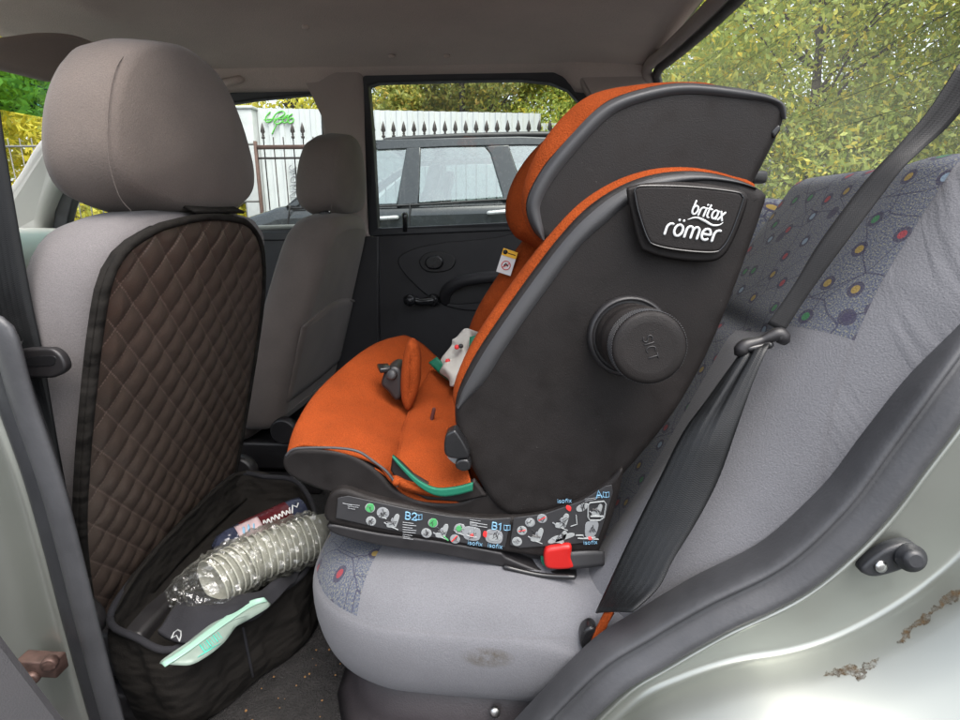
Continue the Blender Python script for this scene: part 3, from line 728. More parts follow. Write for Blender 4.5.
# ------------------------------------------------------------------ FRONT SEATS
def backX(z): return -.485+.29*(z-.90)
SEATP, SEATN = (-.485, 0, .90), (1, 0, -.29)
Y1, Y2 = .835, 1.53
fs = thing('front_seat', 'grey velour front seat nearest the camera, with the brown quilted cover on its back', 'car seat', (-.62, Y1, .245), 'front seats')
bo = [(-.235, .44), (-.238, .60), (-.232, .80), (-.222, .90), (-.19, .955), (-.12, .975), (0, .98), (.12, .975), (.19, .955), (.222, .90), (.232, .80), (.238, .60), (.235, .44), (.12, .42), (-.12, .42)]
pil('backrest', bo, lambda a, b, h: (backX(b)-h+.012*math.cos(a*5), Y1+a, b), [(.045, 0), (.02, .008), (.006, .022), (0, .045), (0, .085), (.008, .11), (.03, .125)], 'velour_lit', fs, d1=.02, n=110)
ho = [(-.172, .016), (-.192, .055), (-.186, .11), (-.165, .155), (-.135, .183), (-.07, .201), (-.01, .200), (.05, .180), (.105, .135), (.148, .080), (.158, .048), (.150, .020), (.118, .001), (.07, -.010), (-.05, -.014), (-.125, -.002)]
hr = pil('headrest', ho, lambda a, b, h: (-.462+.10*b-h-.014*(a/.2)**2, Y1+a, .988+b-.18*max(0, h-.02)*(1-b/.2)), [(.013, -.001), (.008, .002), (.003, .009), (0, .03), (-.002, .055), (.002, .08), (.012, .098), (.026, .107)], 'velour', fs, d0=.018, d1=.015, n=110)
sm = cr([(-.462+.10*b-.018, Y1+dy, .988+b) for b, dy in ((-.012, -.160), (.006, -.180), (.05, -.1925), (.11, -.1845), (.155, -.163), (.185, -.120))], 40)
mesh('seam_piping', *tube(sm, .0006, 6), 'velour', hr)
for dy in (-.055, .055):
    mesh('headrest_post', *tube([(-.505, Y1+dy, .95), (-.505, Y1+dy, 1.0)], .0055, 10), 'steel', fs)
    mesh('post_collar', *lathe((-.515, Y1+dy, .966), (0, 0, 1), [(.016, 0), (.016, .012), (.012, .018)], 16), 'black', fs)
pil('cushion', [(-1.15, Y1-.22), (-1.15, Y1+.22), (-.74, Y1+.23), (-.71, Y1), (-.74, Y1-.23)], lambda a, b, h: (a, b, h), rnd(.04, .15, 5, .38), 'velour', fs, d1=.012)
for dy in (-.21, .21):
    mesh('seat_rail', *box((-.82, Y1+dy, .27), (.60, .03, .05)), 'black', fs, bevel=.005)
    mesh('recliner', *lathe((-.60, Y1+dy*1.1, .43), (0, 1, 0), [(.03, -.015), (.035, -.01), (.035, .01), (.03, .015)], 20), 'black', fs)
mesh('seat_frame', *box((-.80, Y1, .34), (.52, .40, .08)), 'black', fs, bevel=.01)
fs2 = copy_tree(fs, (0.0, Y2-Y1, 0), 'grey velour passenger seat farther away with a map pocket on its back', 'front seats')
# the passenger seat has a map pocket, and the same cloth in a darker copy that paints in its shade
for ch in fs2.children:
    if ch.name.startswith('headrest') and 'post' not in ch.name: ch.scale = (1, .84, .95); ch.location = (0, .045, .036)
    if ch.name.startswith('backrest'):
        ch.data = ch.data.copy(); ch.data.materials[0] = MT['velour']
        for vt in ch.data.vertices:            # this back is narrower towards its top
            t = min(1, max(0, (vt.co.z+.245-.62)/.33)); vt.co.y += (.225-vt.co.y)*.17*t
ROOT[fs2.name] = tuple(fs2.location)
pv, pf = grid(16, 12, lambda u, w: (backX(.50+.20*w+.03*w*math.sin(u*3.1))+.004+.012*math.sin(u*math.pi)*(.4+.6*w), Y2-.21+.43*u, .50+.20*w+.03*w*math.sin(u*3.1)))
mesh('map_pocket', pv, pf, 'velour', fs2, solid=.006)
mesh('pocket_hem', *tube(cr([(backX(.70)+.008+.012*math.sin(u*math.pi), Y2-.21+.43*u, .70+.03*math.sin(u*3.1)) for u in np.linspace(0, 1, 8)], 24), .004, 8), 'velour', fs2)

# quilted cover hung on the near seat
kp = thing('seat_back_cover', 'brown diamond-quilted kick mat with black piping hanging on the near front seat', 'seat cover', (-.55, Y1, .40))
rowsL = [(160, 227), (128, 247), (109, 278), (99, 330), (91, 400), (85, 470), (83, 540), (92, 612), (104, 660)]
rowsR = [(246, 222), (259, 240), (263, 268), (261, 310), (251, 380), (240, 445), (228, 510), (214, 560), (200, 600)]
def seatpt(p, off=.016):
    q = onplane(p[0], p[1], (SEATP[0]+off, 0, SEATP[2]), SEATN); return (q[1], q[2])
ql = cr([seatpt(p) for p in rowsL], 60); qr = cr([seatpt(p) for p in rowsR], 60)
DIA = .054
def quilt(u, v):
    i = v*59; k = min(58, int(i)); t = i-k
    L = ql[k]*(1-t)+ql[k+1]*t; Rr = qr[k]*(1-t)+qr[k+1]*t
    p = L*(1-u)+Rr*u
    sag = .006*math.sin(u*math.pi)*max(0, v-.4)
    topb = .010*math.sin(u*math.pi)*max(0, 1-v*6)
    a, b = (p[0]+p[1])/DIA, (p[0]-p[1])/DIA
    ed = min(1, min(u, 1-u)*16)*min(1, v*14)
    h = .0055*(abs(math.sin(math.pi*a))*abs(math.sin(math.pi*b)))**.42*ed
    return p[0], p[1]+topb, h+.016+sag
QV, QF, QU = [], [], []
nu, nv = 150, 190
for j in range(nv):
    for i in range(nu):
        y, z, h = quilt(i/(nu-1), j/(nv-1)); QV.append((backX(z)+h, y, z)); QU.append((y/DIA, z/DIA))
QF = [(j*nu+i, j*nu+i+1, (j+1)*nu+i+1, (j+1)*nu+i) for j in range(nv-1) for i in range(nu-1)]
mesh('quilted_panel', QV, QF, 'quilt', kp, uv=QU)
ed = [QV[j*nu] for j in range(nv-1, 0, -6)]+[QV[i] for i in range(0, nu, 8)]+[QV[j*nu+nu-1] for j in range(3, nv, 6)]
mesh('piping', *tube(cr(ed, 160), .0055, 8), 'bag', kp)
el = [QV[j*nu] for j in range(0, nv, 6)]
mesh('side_band', *strap([(p[0]-.002, p[1]-.004, p[2]) for p in el], [(p[0]-.010, p[1]-.004, p[2]) for p in el], .004), 'bag', kp)
sp_ = [(backX(.985)+.012, Y1-.075, .975), (-.500, Y1-.06, .994), (-.53, Y1-.05, 1.000)]
mesh('strap', *strap(cr(sp_, 10), cr([(p[0], p[1]+.14, p[2]) for p in sp_], 10), .004), 'bag', kp)

# ------------------------------------------------------------------ REAR BENCH
rb = thing('rear_bench', 'grey rear bench seat with speckled dotted upholstery under the child seat', 'bench seat', (0, 1.15, .40))
BD = np.array((.31, 0, .52))/math.hypot(.31, .52); BNn = np.array((-BD[2], 0, BD[0])); B0 = np.array((.13, 0, .52))
def bpt(y, s, h): 
    p = B0+BD*s+BNn*h; return (p[0], y, p[2])
def bk(a, b, h):
    ch = .016*math.sin(min(1, max(0, (b-.30)/.3))*math.pi)*0
    bol = .022*math.exp(-((a-.645)/.045)**2)*min(1, max(0, 1-b*.9))
    dip = -.007*math.exp(-((b-.352)/.018)**2)*min(1, max(0, (a-.60)/.1))
    return bpt(a, b, (h-.15)+ (bol+dip if h > .10 else 0))
def fine_pillow(name, y00, y1, s0, s1, parent, m, rn=.07, th=.15, wavetop=0, nu=70, nv=80, flare=0):
    """upholstered back: front face as a fine grid with rolled edges"""
    V = []; UV = []
    for j in range(nv):
        for i in range(nu):
            u, w = i/(nu-1), j/(nv-1)
            y0 = y00-(flare*min(1, max(0, (w-.35)/.4))**1.5)
            y = y0+(y1-y0)*u; s = s0+(s1-s0)*w
            if wavetop: s += wavetop*math.sin(2*math.pi*(u-.15))*w**6
            d = min(y-y0, y1-y); dt = (s1-s); db = s-s0
            e = 1.0
            for q, r_ in ((d, rn), (dt, .06), (db, .03)):
                if q < r_: e = min(e, 1) * math.sqrt(max(0, 1-(1-q/r_)**2))
            p = bk(y, s, .15)
            full = np.array(p); back = np.array(bpt(y, s, -th))
            V.append(tuple(back+(full-back)*(.08+.92*e))); UV.append((y, s))
    Fc = [(j*nu+i, j*nu+i+1, (j+1)*nu+i+1, (j+1)*nu+i) for j in range(nv-1) for i in range(nu-1)]
    b0 = len(V)
    for j in range(nv):
        for i in range(nu):
            y0 = y00-(flare*min(1, max(0, (j/(nv-1)-.35)/.4))**1.5); y = y0+(y1-y0)*i/(nu-1); s = s0+(s1-s0)*j/(nv-1)
            V.append(bpt(y, s, -th-.01)); UV.append((y, s))
    Fc += [(b0+j*nu+i, b0+(j+1)*nu+i, b0+(j+1)*nu+i+1, b0+j*nu+i+1) for j in range(nv-1) for i in range(nu-1)]
    rim = [i for i in range(nu)]+[j*nu+nu-1 for j in range(1, nv)]+[(nv-1)*nu+i for i in range(nu-2, -1, -1)]+[j*nu for j in range(nv-2, 0, -1)]
    for a, b in zip(rim, rim[1:]+rim[:1]): Fc.append((a, a+b0, b+b0, b))
    return mesh(name, V, Fc, m, parent, uv=UV)
fine_pillow('backrest', .535, 1.01, -.06, .632, rb, 'benchback', rn=.085, flare=.03, wavetop=.012, nu=110, nv=130)
fb = fine_pillow('backrest', 1.02, 1.72, -.06, .60, rb, 'pattern', rn=.05)
q = bpt(1.06, .575, .02)
mesh('backrest_latch', *box((q[0], q[1], q[2]+.012), (.05, .035, .022), .3), 'black', fb, bevel=.006)
mb = MB()
co = [(.20, .562), (.05, .556), (-.10, .558), (-.18, .566), (-.245, .600), (-.285, .655), (-.300, .72), (-.305, .85), (-.305, 1.15), (-.305, 1.5), (-.30, 1.70), (-.22, 1.75), (.0, 1.755), (.20, 1.75), (.22, 1.4), (.22, 1.15), (.22, .8)]
cprof = [(.10, .340), (.05, .343), (.028, .354), (.011, .380), (.001, .42), (0, .455), (.003, .470), (.0065, .474), (.008, .478), (.018, .497), (.034, .512), (.055, .522), (.085, .528)]
v, f, uv = pillow(co, lambda a, b, h: (a, b, h-.016*math.exp(-((a-.11)/.06)**2)*(h > .46)), cprof, 0, .010, n=150)
mesh('cushion', v, f, 'benchcush', rb, uv=uv, sub=1)

# ------------------------------------------------------------------ CHILD SEAT
cs = thing('child_car_seat', 'orange and black child car seat strapped on the rear bench', 'child seat', (.02, .83, .53))
panel = [(456, 428), (455, 405), (460, 386), (475, 356), (500, 318), (530, 276), (560, 237), (590, 206), (625, 184), (660, 173), (700, 171), (738, 179), (766, 193), (764, 208), (750, 248), (730, 302), (705, 360), (675, 412), (640, 457), (610, 488), (585, 503), (550, 513), (515, 516), (495, 506), (478, 480), (465, 455)]
PO = xz(panel, .638)
def panel3(Y, sgn=1): return lambda a, b, h: (a, Y-sgn*h, b)
# shell: rim outside, dished main face
wing = pil('side_wing', PO, lambda a, b, h: (a, .645-h, b), [(.006, -.09), (0, -.08), (0, -.03), (0, .003), (.003, .008), (.009, .0095), (.013, .0095)], 'seatshell', cs, n=160)
rim = [(x, y) for x, y in panel[1:12]]+[(754, 186)]
rp = cr([at(x+5-(x > 600)*3, y+8-3*(x < 520), Y=.6325) for x, y in rim], 70)
rp2 = [tuple(p) for p in rp]
ins = [tuple(p) for p in cr([at(x+(20 if x < 600 else 8), y+(13 if x > 560 else 9)+(3 if x > 620 else 0), Y=.6345) for x, y in rim], 70)]
ots = [tuple(p) for p in cr([at(x+1, y+1.5, Y=.6395) for x, y in rim], 70)]
def taper(o, i_, a=8, b=10):
    n = len(o); return [tuple(np.array(o[k])+(np.array(i_[k])-np.array(o[k]))*min(1, (k+.6)/a, (n-k-.4)/b)**.6) for k in range(n)]
ins = taper(ots, ins, 8, 22)
rv, rf = csurf([[ots[i], tuple((np.array(ots[i])*.6+np.array(ins[i])*.4)+np.array((0, -.0045, 0))), tuple((np.array(ots[i])*.25+np.array(ins[i])*.75)+np.array((0, -.0045, 0))), ins[i]] for i in range(0, 70, 3)], 110, 12)
mesh('edge_rim', rv, rf, 'rim', wing)
def shifted(pts, dx, dy): return [(x+dx, y+dy) for x, y in pts]
padpx = [(458, 425), (451, 405), (454, 383), (468, 352), (493, 313), (523, 271), (554, 231), (585, 200), (622, 178), (660, 167), (700, 166), (738, 174), (764, 188), (745, 240), (700, 350), (640, 440), (560, 500), (500, 500), (470, 460)]
pad = xz(padpx, .64)
pil('side_padding', pad, lambda a, b, h: (a, .70-h, b), rnd(.014, .052), 'orange', cs, n=140)
# far wing, mirrored
FP_ = [(x-.012, z) for x, z in PO]
pil('side_padding', [(x-.012, z) for x, z in pad], lambda a, b, h: (a, 1.045-h, b), rnd(.022, .075), 'orange', cs, n=140)
pil('side_wing', FP_, lambda a, b, h: (a, 1.075-h, b), rnd(.01, .035), 'seatshell', cs, n=120)
# inner back: orange pad and shell behind
bkx = [(520, 345), (560, 290), (610, 240), (650, 205), (700, 185), (755, 195), (745, 245), (700, 355), (640, 450), (590, 490), (520, 490), (490, 440), (495, 390)]
pil('back_padding', xz(bkx, .64), lambda a, b, h: (a, 1.00-h, b), rnd(.02, .32), 'orange', cs, n=120)
bsx = [(700, 171), (738, 179), (766, 193), (764, 208), (750, 248), (730, 302), (705, 360), (675, 412), (640, 457), (610, 488), (590, 490), (630, 440), (670, 390), (700, 330), (722, 270), (738, 215), (720, 190)]
pil('back_shell', [(x+.004, z) for x, z in xz(bsx, .63)], lambda a, b, h: (a, 1.05-h, b), rnd(.008, .40), 'seatshell', cs, n=140)
# logo plate
lp = [(634, 192), (636, 188), (644, 186), (690, 187), (734, 192), (741, 196), (742, 201), (731, 232), (722, 247), (712, 252), (680, 250), (655, 245), (647, 238), (638, 212)]
LPY = .6145
lpo = xz(lp, LPY)
pil('plate_recess', xz([(626, 194), (632, 185), (660, 181), (700, 182), (738, 188), (748, 194), (748, 206), (736, 238), (724, 257), (708, 263), (675, 261), (648, 254), (638, 244)], .619), lambda a, b, h: (a, .624-h, b), [(.006, 0), (.003, .002), (.001, .0035), (.004, .0050)], 'seatshell', wing, n=100)
plate = pil('logo_plate', lpo, lambda a, b, h: (a, .6175-h, b), rnd(.0025, .006), 'seatshell', wing, n=110)
gx = cr([(p[0], .6118, p[1]) for p in lpo+lpo[:1]], 110); GRO = MB(); GRO.add(tube(gx, .0009, 6, ends=False))
def lettermap(px0, py0, px1, py1, scale_px, Y):
    """plane coordinates along a baseline drawn from px0 to px1, unit = scale_px pixels, standing on the plate"""
    a, b = np.array(at(px0, py0, Y=Y)), np.array(at(px1, py1, Y=Y)); u = (b-a)/np.linalg.norm(b-a)
    k = np.linalg.norm(np.array(at(px0, py0-scale_px, Y=Y))-a)
    w = np.array((-u[2], 0, u[0]))
    w = w+u*.10
    return lambda x, y: tuple(a+u*x*k+w*y*k)
LOGO = []
for txt, (x0, y0, x1, y1), sx, rr, gp in (('britax', (691, 213.5, 723, 221), 8.4, .00105, .3), ('römer', (664.5, 234, 718, 242), 11.2, .00135, .28)):
    L = lettermap(x0, y0, x1, y1, sx, .6108)
    total = letters(txt, lambda x, y: (x, 0, y), 1, .1, gp)[1]-gp
    want = math.hypot(x1-x0, y1-y0)/sx
    mb, _ = letters(txt, lambda x, y, L=L, s=want/total: L(x*s, y), 1, rr, gp)
    LOGO.append((mb, 'white'))
sw = cr([at(x, y, Y=.6108) for x, y in ((688, 219.5), (696, 217.5), (704, 220.5), (712, 225), (719, 225), (723, 222.5))], 30)
SWO = MB(); SWO.add(tube(sw, [.0004+.0009*math.sin(math.pi*i/29) for i in range(30)], 6)); merge(plate, LOGO+[(SWO, 'white'), (GRO, 'gloss')])
# side impact knob
kb, kf = np.array(at(630, 337, Y=.622)), np.array(at(650, 348, Y=.535)); ax = kf-kb; Lk = np.linalg.norm(ax); ax /= Lk
rk = .0355
mesh('knob_socket', *lathe(kb-ax*.012, ax, [(.047, 0), (.047, .008), (.044, .012), (.042, .012), (.041, .008)], 48), 'black', cs)
kn = mesh('side_impact_knob', *lathe(kb, ax, [(.0385, -.02), (.0385, .014), (.0365, .016), (.0365, .022), (.0385, .026), (.0385, Lk*.55), (.0355, Lk*.57), (.0355, Lk*.66), (rk+.001, Lk*.70), (rk+.001, Lk-.004), (rk-.001, Lk-.001), (rk-.004, Lk), (rk-.010, Lk+.0008)], 64), 'seatshell', cs)
mb = MB(); u_ = np.cross(ax, (0, 0, 1)); u_ /= np.linalg.norm(u_); w_ = np.cross(ax, u_)
for row in range(7):
    for j in range(90):
        aa = 2*math.pi*(j+.5*(row % 2))/90; hh = Lk*(.73+.038*row); c_ = kb+ax*hh+(u_*math.cos(aa)+w_*math.sin(aa))*(rk+.001)
        n_ = (u_*math.cos(aa)+w_*math.sin(aa)); t_ = np.cross(ax, n_); s_ = .0011
        b0 = len(mb.v)
        mb.v += [tuple(c_+ax*s_), tuple(c_+t_*s_), tuple(c_-ax*s_), tuple(c_-t_*s_), tuple(c_+n_*.0012)]
        mb.f += [(b0, b0+1, b0+4), (b0+1, b0+2, b0+4), (b0+2, b0+3, b0+4), (b0+3, b0, b0+4)]
mb.build('knob_knurling', 'rim', kn, smooth=False)
fx = kb+ax*(Lk+.0012); ru = np.array((.35, 0, -1.0)); ru -= ax*np.dot(ru, ax); ru /= np.linalg.norm(ru); rv_ = np.cross(ru, ax); rv_ *= (1 if rv_[0] > 0 else -1)
mb, tw = letters('SICT', lambda x, y: tuple(fx+ru*(x-2.0)*.0062+rv_*(y-.7)*.0062), 1, .0006, .3)
mb.build('knob_lettering', 'black', kn)
# headrest of the child seat
hpx = [(541, 239), (530, 224), (526, 207), (530, 190), (545, 164), (570, 134), (600, 105), (635, 90), (680, 82), (730, 86), (768, 94), (785, 106), (783, 124), (770, 152), (752, 186), (735, 215), (700, 245), (640, 262), (580, 262)]
HO = xz(hpx, .665)
chr_ = pil('headrest_shell', HO, lambda a, b, h: (a, .675-h, b), [(.02, -.02), (.003, -.012), (0, 0), (0, .006), (.003, .0115), (.009, .0135), (.013, .0135)], 'seatshell', cs, n=150, label='grey-black plastic shell of the headrest')
hr_px = hpx[0:13]
ots = [tuple(p) for p in cr([at(x+1, y+1, Y=.664) for x, y in hr_px], 80)]
inpx = [(552, 240), (543, 224), (540, 209), (545, 194), (560, 171), (585, 141), (612, 115), (642, 102), (683, 94), (730, 97), (764, 104), (774, 111), (775, 123)]
ins = [tuple(p) for p in cr([at(x, y, Y=.6605) for x, y in inpx], 80)]
ins = taper(ots, ins, 5, 12)
rv, rf = csurf([[ots[i], tuple((np.array(ots[i])*.65+np.array(ins[i])*.35)+np.array((0, -.005, 0))), tuple((np.array(ots[i])*.3+np.array(ins[i])*.7)+np.array((0, -.004, 0))), ins[i]] for i in range(0, 80, 3)], 120, 12)
mesh('edge_rim', rv, rf, 'rim', chr_)
hp2 = [(552, 246), (536, 232), (528, 208), (531, 180), (546, 146), (572, 112), (602, 90), (640, 80), (690, 77), (726, 82), (770, 110), (740, 190), (690, 240), (600, 262)]
hp2 = [(x-(6 if x < 640 else 0), y-(1 if x < 640 else 0)) for x, y in hp2]
pil('headrest_padding', xz(hp2, .67), lambda a, b, h: (a, .75-h, b), rnd(.03, .085, 6), 'orange', cs, n=130)
HO2 = [(x-.026, z-.008) for x, z in xz(hp2, .67)]
pil('headrest_padding', HO2, lambda a, b, h: (a, 1.00-h, b), rnd(.03, .085, 6), 'orange', cs, n=130)
pil('headrest_shell', [(x-.01, z) for x, z in HO], lambda a, b, h: (a, 1.03-h, b), rnd(.012, .04), 'seatshell', cs, n=110)
hb = [(600, 120), (660, 88), (720, 86), (770, 100), (772, 125), (755, 165), (700, 230), (640, 240)]
pil('headrest_back', xz(hb, .67), lambda a, b, h: (a, .98-h, b), rnd(.02, .30), 'orange', cs, n=90)
pil('headrest_notch', xz([(774, 131), (781, 124), (783, 129), (777, 137)], .655), lambda a, b, h: (a, .668-h, b), rnd(.002, .008), 'gloss', chr_, n=30)
# warning label on the far side wing
def labelplate(name, c, u, w, sx, sz, n_, m, parent, th=.0008):
    c, u, w, n_ = map(np.array, (c, u, w, n_)); V = []
    for h in (0, th):
        for a, b in ((-1, -1), (1, -1), (1, 1), (-1, 1)): V.append(tuple(c+u*a*sx/2+w*b*sz/2+n_*h))
    return mesh(name, V, [(0, 1, 2, 3), (7, 6, 5, 4), (0, 4, 5, 1), (1, 5, 6, 2), (2, 6, 7, 3), (3, 7, 4, 0)], m, parent, smooth=False)
lY = .962
c0 = np.array(at(507, 262, Y=lY)); uu = np.array(at(517, 258, Y=lY))-np.array(at(502, 253, Y=lY)); uu /= np.linalg.norm(uu); ww = np.array((-uu[2], 0, uu[0]))
ww = np.array(at(510, 252, Y=lY))-np.array(at(503, 274, Y=lY)); ww /= np.linalg.norm(ww); uu = np.array((ww[2], 0, -ww[0]))
wl = labelplate('warning_label', c0, uu, ww, .026, .042, (0, -1, 0), 'white', cs)
labelplate('label_header', c0+ww*.0150+np.array((0, -.0012, 0)), uu, ww, .026, .012, (0, -1, 0), mat('yellow_print', (.75, .42, .02), .5), wl)
mb = MB(); cc = c0-ww*.006+np.array((0, -.0015, 0))
mb.add(tube([tuple(cc+uu*.0075*math.cos(t)+ww*.0075*math.sin(t)) for t in np.linspace(0, 2*math.pi, 24)], .0007, 5)); mb.add(tube([tuple(cc+uu*.005+ww*.005), tuple(cc-uu*.005-ww*.005)], .0007, 5)); mb.build('label_symbol', 'redprint', wl)
mb = MB(); mb.add(tube([tuple(cc+uu*.003), tuple(cc-uu*.001+ww*.003), tuple(cc-uu*.003-ww*.001)], .0012, 5)); mb.add(tube([tuple(c0+ww*.015-uu*.003+np.array((0, -.002, 0))), tuple(c0+ww*.015+uu*.010+np.array((0, -.002, 0)))], .0008, 5)); mb.add(lathe(tuple(c0+ww*.0155-uu*.008+np.array((0, -.002, 0))), (0, -1, 0), [(.004, 0), (.004, .0005)], 12)); mb.build('label_symbol', 'black', wl)
# seat pan: black shell along the near side and front
pan = [(284, 458), (290, 451), (303, 448), (330, 449), (352, 454), (370, 464), (383, 475), (396, 488), (424, 500), (460, 500), (490, 488), (520, 482), (545, 495), (535, 512), (500, 518), (440, 516), (385, 507), (328, 491), (295, 477), (285, 467)]
PNs = xz(pan, .645)
pil('seat_pan', PNs, lambda a, b, h: (a, .660-h, b), rnd(.005, .020, 4), 'seatshell', cs, n=170)
bel = [(292, 468), (330, 476), (390, 492), (430, 503), (480, 500), (520, 490), (530, 508), (500, 517), (440, 514.5), (385, 505.5), (328, 489.5), (297, 477)]
pil('pan_underside', xz(bel, .645), lambda a, b, h: (a, 1.03-h, b), rnd(.006, .36, 4), 'seatshell', cs, n=120)
mesh('pan_edge_trim', *tube(cr([at(x, y, Y=.6295) for x, y in ((286, 456), (292, 450), (304, 448), (336, 448), (358, 451.5), (373, 461), (387, 472), (397, 486))], 40), .0018, 8), 'rim', cs)
# recessed grip plate below the green lip
pil('pan_grip', dens(xz([(391, 458), (400, 465), (412, 477), (434, 490), (455, 490), (474, 482), (487, 499), (460, 505), (426, 503), (399, 490), (389, 473)], .63)), lambda a, b, h: (a, .6445-h, b), [(.002, 0), (0, .003), (0, .006), (.003, .009)], 'seatshell', cs, raw=True)
# orange cushion from control rows (x, y in the picture, with each column's own depth)
rowsC = [[(288, 462), (296, 436), (317, 402), (349, 371), (377, 352), (401, 346)],
 [(290, 452), (299, 424), (320, 391), (352, 361), (379, 343), (403, 336)],
 [(310, 446), (330, 425), (350, 400), (375, 372), (400, 352), (420, 343)],
 [(372, 462), (385, 440), (398, 420), (408, 398), (424, 374), (434, 355)],
 [(392, 482), (402, 455), (412, 427), (424, 402), (437, 380), (446, 364)],
 [(418, 500), (424, 470), (430, 440), (440, 415), (455, 392), (462, 376)],
 [(490, 505), (486, 470), (485, 440), (485, 410), (485, 390), (480, 380)]]
Ys = [.642, .70, .78, .86, .93, .985]
v, f = csurf([[at(x, y, Y=Y) for (x, y), Y in zip(r, Ys)] for r in rowsC], 60, 50)
cush = mesh('seat_cushion', v, f, 'orange', cs, solid=.004)
mesh('cushion_seam', *tube(cr([tuple(np.array(at(x, y, Y=Y))+np.array((0, 0, .0015))) for (x, y), Y in zip([(300, 455), (330, 452), (352, 460), (376, 470), (392, 481)], (.642, .645, .648, .645, .643))], 24), .0015, 6), 'orange', cush)
# newborn insert with slot, green edging
rowsI = [[(396, 482), (400, 455), (407, 425), (417, 400), (428, 381), (436, 366)],
 [(410, 489), (416, 455), (422, 425), (432, 400), (440, 384), (444, 371)],
 [(440, 494), (440, 460), (442, 430), (448, 405), (455, 388), (458, 378)],
 [(472, 486), (466, 455), (466, 430), (470, 405), (474, 390), (474, 382)]]
YI = [.640, .70, .78, .86, .92, .96]
v, f = csurf([[tuple(np.array(at(x, y, Y=Y))*.985+np.array(CAM)*.015) for (x, y), Y in zip(r, YI)] for r in rowsI], 50, 44)
insr = mesh('newborn_insert', v, f, 'orange', cs, solid=.012)
mesh('insert_edge', *tube(cr([tuple(np.array(at(x, y, Y=Y))*.985+np.array(CAM)*.015) for (x, y), Y in zip(rowsI[0], YI)], 30), .006, 8), 'orange', insr)
sl = cr([tuple(np.array(at(x, y, Y=.80))*.975+np.array(CAM)*.025) for x, y in ((434, 409), (432, 418), (429, 427))], 12)
mesh('strap_slot', *tube(sl, .0028, 8), mat('dark_slot', (.06, .012, .01), .8), insr)
gl = cr([at(x, y, Y=Y) for x, y, Y in ((393, 455.5, .634), (405, 468, .630), (420, 481, .627), (436, 488, .625), (455, 487, .625), (473, 482.5, .627))], 40)
gl2 = gl+np.array([tuple(np.array(at(400, 450+6.5, Y=.63))-np.array(at(400, 450, Y=.63)))]*40)*np.clip(np.linspace(.3, 1.6, 40), 0, 1.2)[:, None]
mesh('green_edging', *strap(gl, gl2, .004), 'green', cs)
ga = [tuple(np.array(at(x, y, Y=Y))*.98+np.array(CAM)*.02) for x, y, Y in ((437, 357, .93), (447, 368, .91), (460, 384, .86))]
gb = [tuple(np.array(at(x, y, Y=Y))*.98+np.array(CAM)*.02) for x, y, Y in ((429, 363, .93), (444, 377, .91), (462, 388, .86))]
mesh('green_edging', *strap(cr(ga, 20), cr(gb, 20), .004), 'green', cs)
# harness buckle and its orange pad
bp = [(404, 345), (409, 341), (415, 346), (418, 360), (417, 385), (412, 402), (406, 411), (400, 403), (398, 385), (400, 360)]
pil('buckle_pad', xz(bp, .80), lambda a, b, h: (a+.10*h, .835-h, b), rnd(.014, .045, 6), 'orange', cs, n=70, d1=.002)
bk_ = pil('harness_buckle', xz([(385, 374), (389, 366), (397, 363), (404, 370), (404, 392), (398, 397), (390, 388), (384, 382)], .82), lambda a, b, h: (a, .85-h, b), rnd(.006, .05), 'black', cs, n=50)
q = at(391, 377, Y=.79); mesh('buckle_button', *lathe((q[0], .802, q[2]), (-.3, -1, .3), [(.008, 0), (.008, .006), (.006, .008)], 16), 'rim', bk_)
q = at(384, 368, Y=.81); mesh('buckle_tongue', *box(q, (.018, .03, .008), .4), 'gloss', bk_, bevel=.002)
# harness pads in white cloth, green ends
wh = [[(455, 338, .93), (470, 330, .93), (478, 330, .95)], [(447, 355, .92), (462, 350, .90), (476, 350, .92)], [(440, 368, .90), (456, 366, .87), (474, 368, .89)], [(452, 385, .86), (464, 382, .84), (478, 384, .86)]]
v, f = csurf([[at(*p[:2], Y=p[2]) for p in r] for r in wh], 30, 24)
rw_ = random.Random(2); v = [(a+.003*math.sin(b*160+c_*90), b-.004*math.sin(a*140+c_*120), c_+.003*math.sin(a*200)) for a, b, c_ in v]
wcl = mesh('harness_pad', v, f, 'whitecloth', cs, solid=.006)
for x, y in ((457, 347), (448, 361)):
    q = at(x, y, Y=.885); mesh('pad_motif', *lathe(q, (0, -1, .2), [(.0042, 0), (.0042, .003), (.002, .004)], 10), 'redprint', wcl)
q = at(461, 346, Y=.885); mesh('pad_motif', *lathe(q, (0, -1, .2), [(.004, 0), (.004, .003), (.002, .004)], 10), 'black', wcl)
ga = [at(x, y, Y=Y) for x, y, Y in ((470, 337, .89), (478, 335, .89), (488, 337, .90))]; gb = [at(x, y, Y=Y) for x, y, Y in ((469, 350, .885), (477, 348, .885), (487, 350, .89))]
mesh('harness_strap', *strap(cr(ga, 8), cr(gb, 8), .004), 'green', cs)
# belt clip on the front edge of the near wing
pil('belt_clip', xz([(446, 434), (452, 429), (458, 430), (470, 452), (462, 456), (450, 455), (445, 449)], .625), lambda a, b, h: (a, .638-h, b), rnd(.003, .022), 'gloss', cs, n=50)
pil('belt_clip', xz([(456, 461), (461, 457), (469, 458), (471, 466), (464, 469), (457, 466)], .625), lambda a, b, h: (a, .635-h, b), rnd(.003, .018), 'gloss', cs, n=40)
pil('clip_web', xz([(447, 457), (457, 455), (462, 460), (457, 466), (450, 462)], .625), lambda a, b, h: (a, .636-h, b), rnd(.002, .008), 'greyprint', cs, n=40)
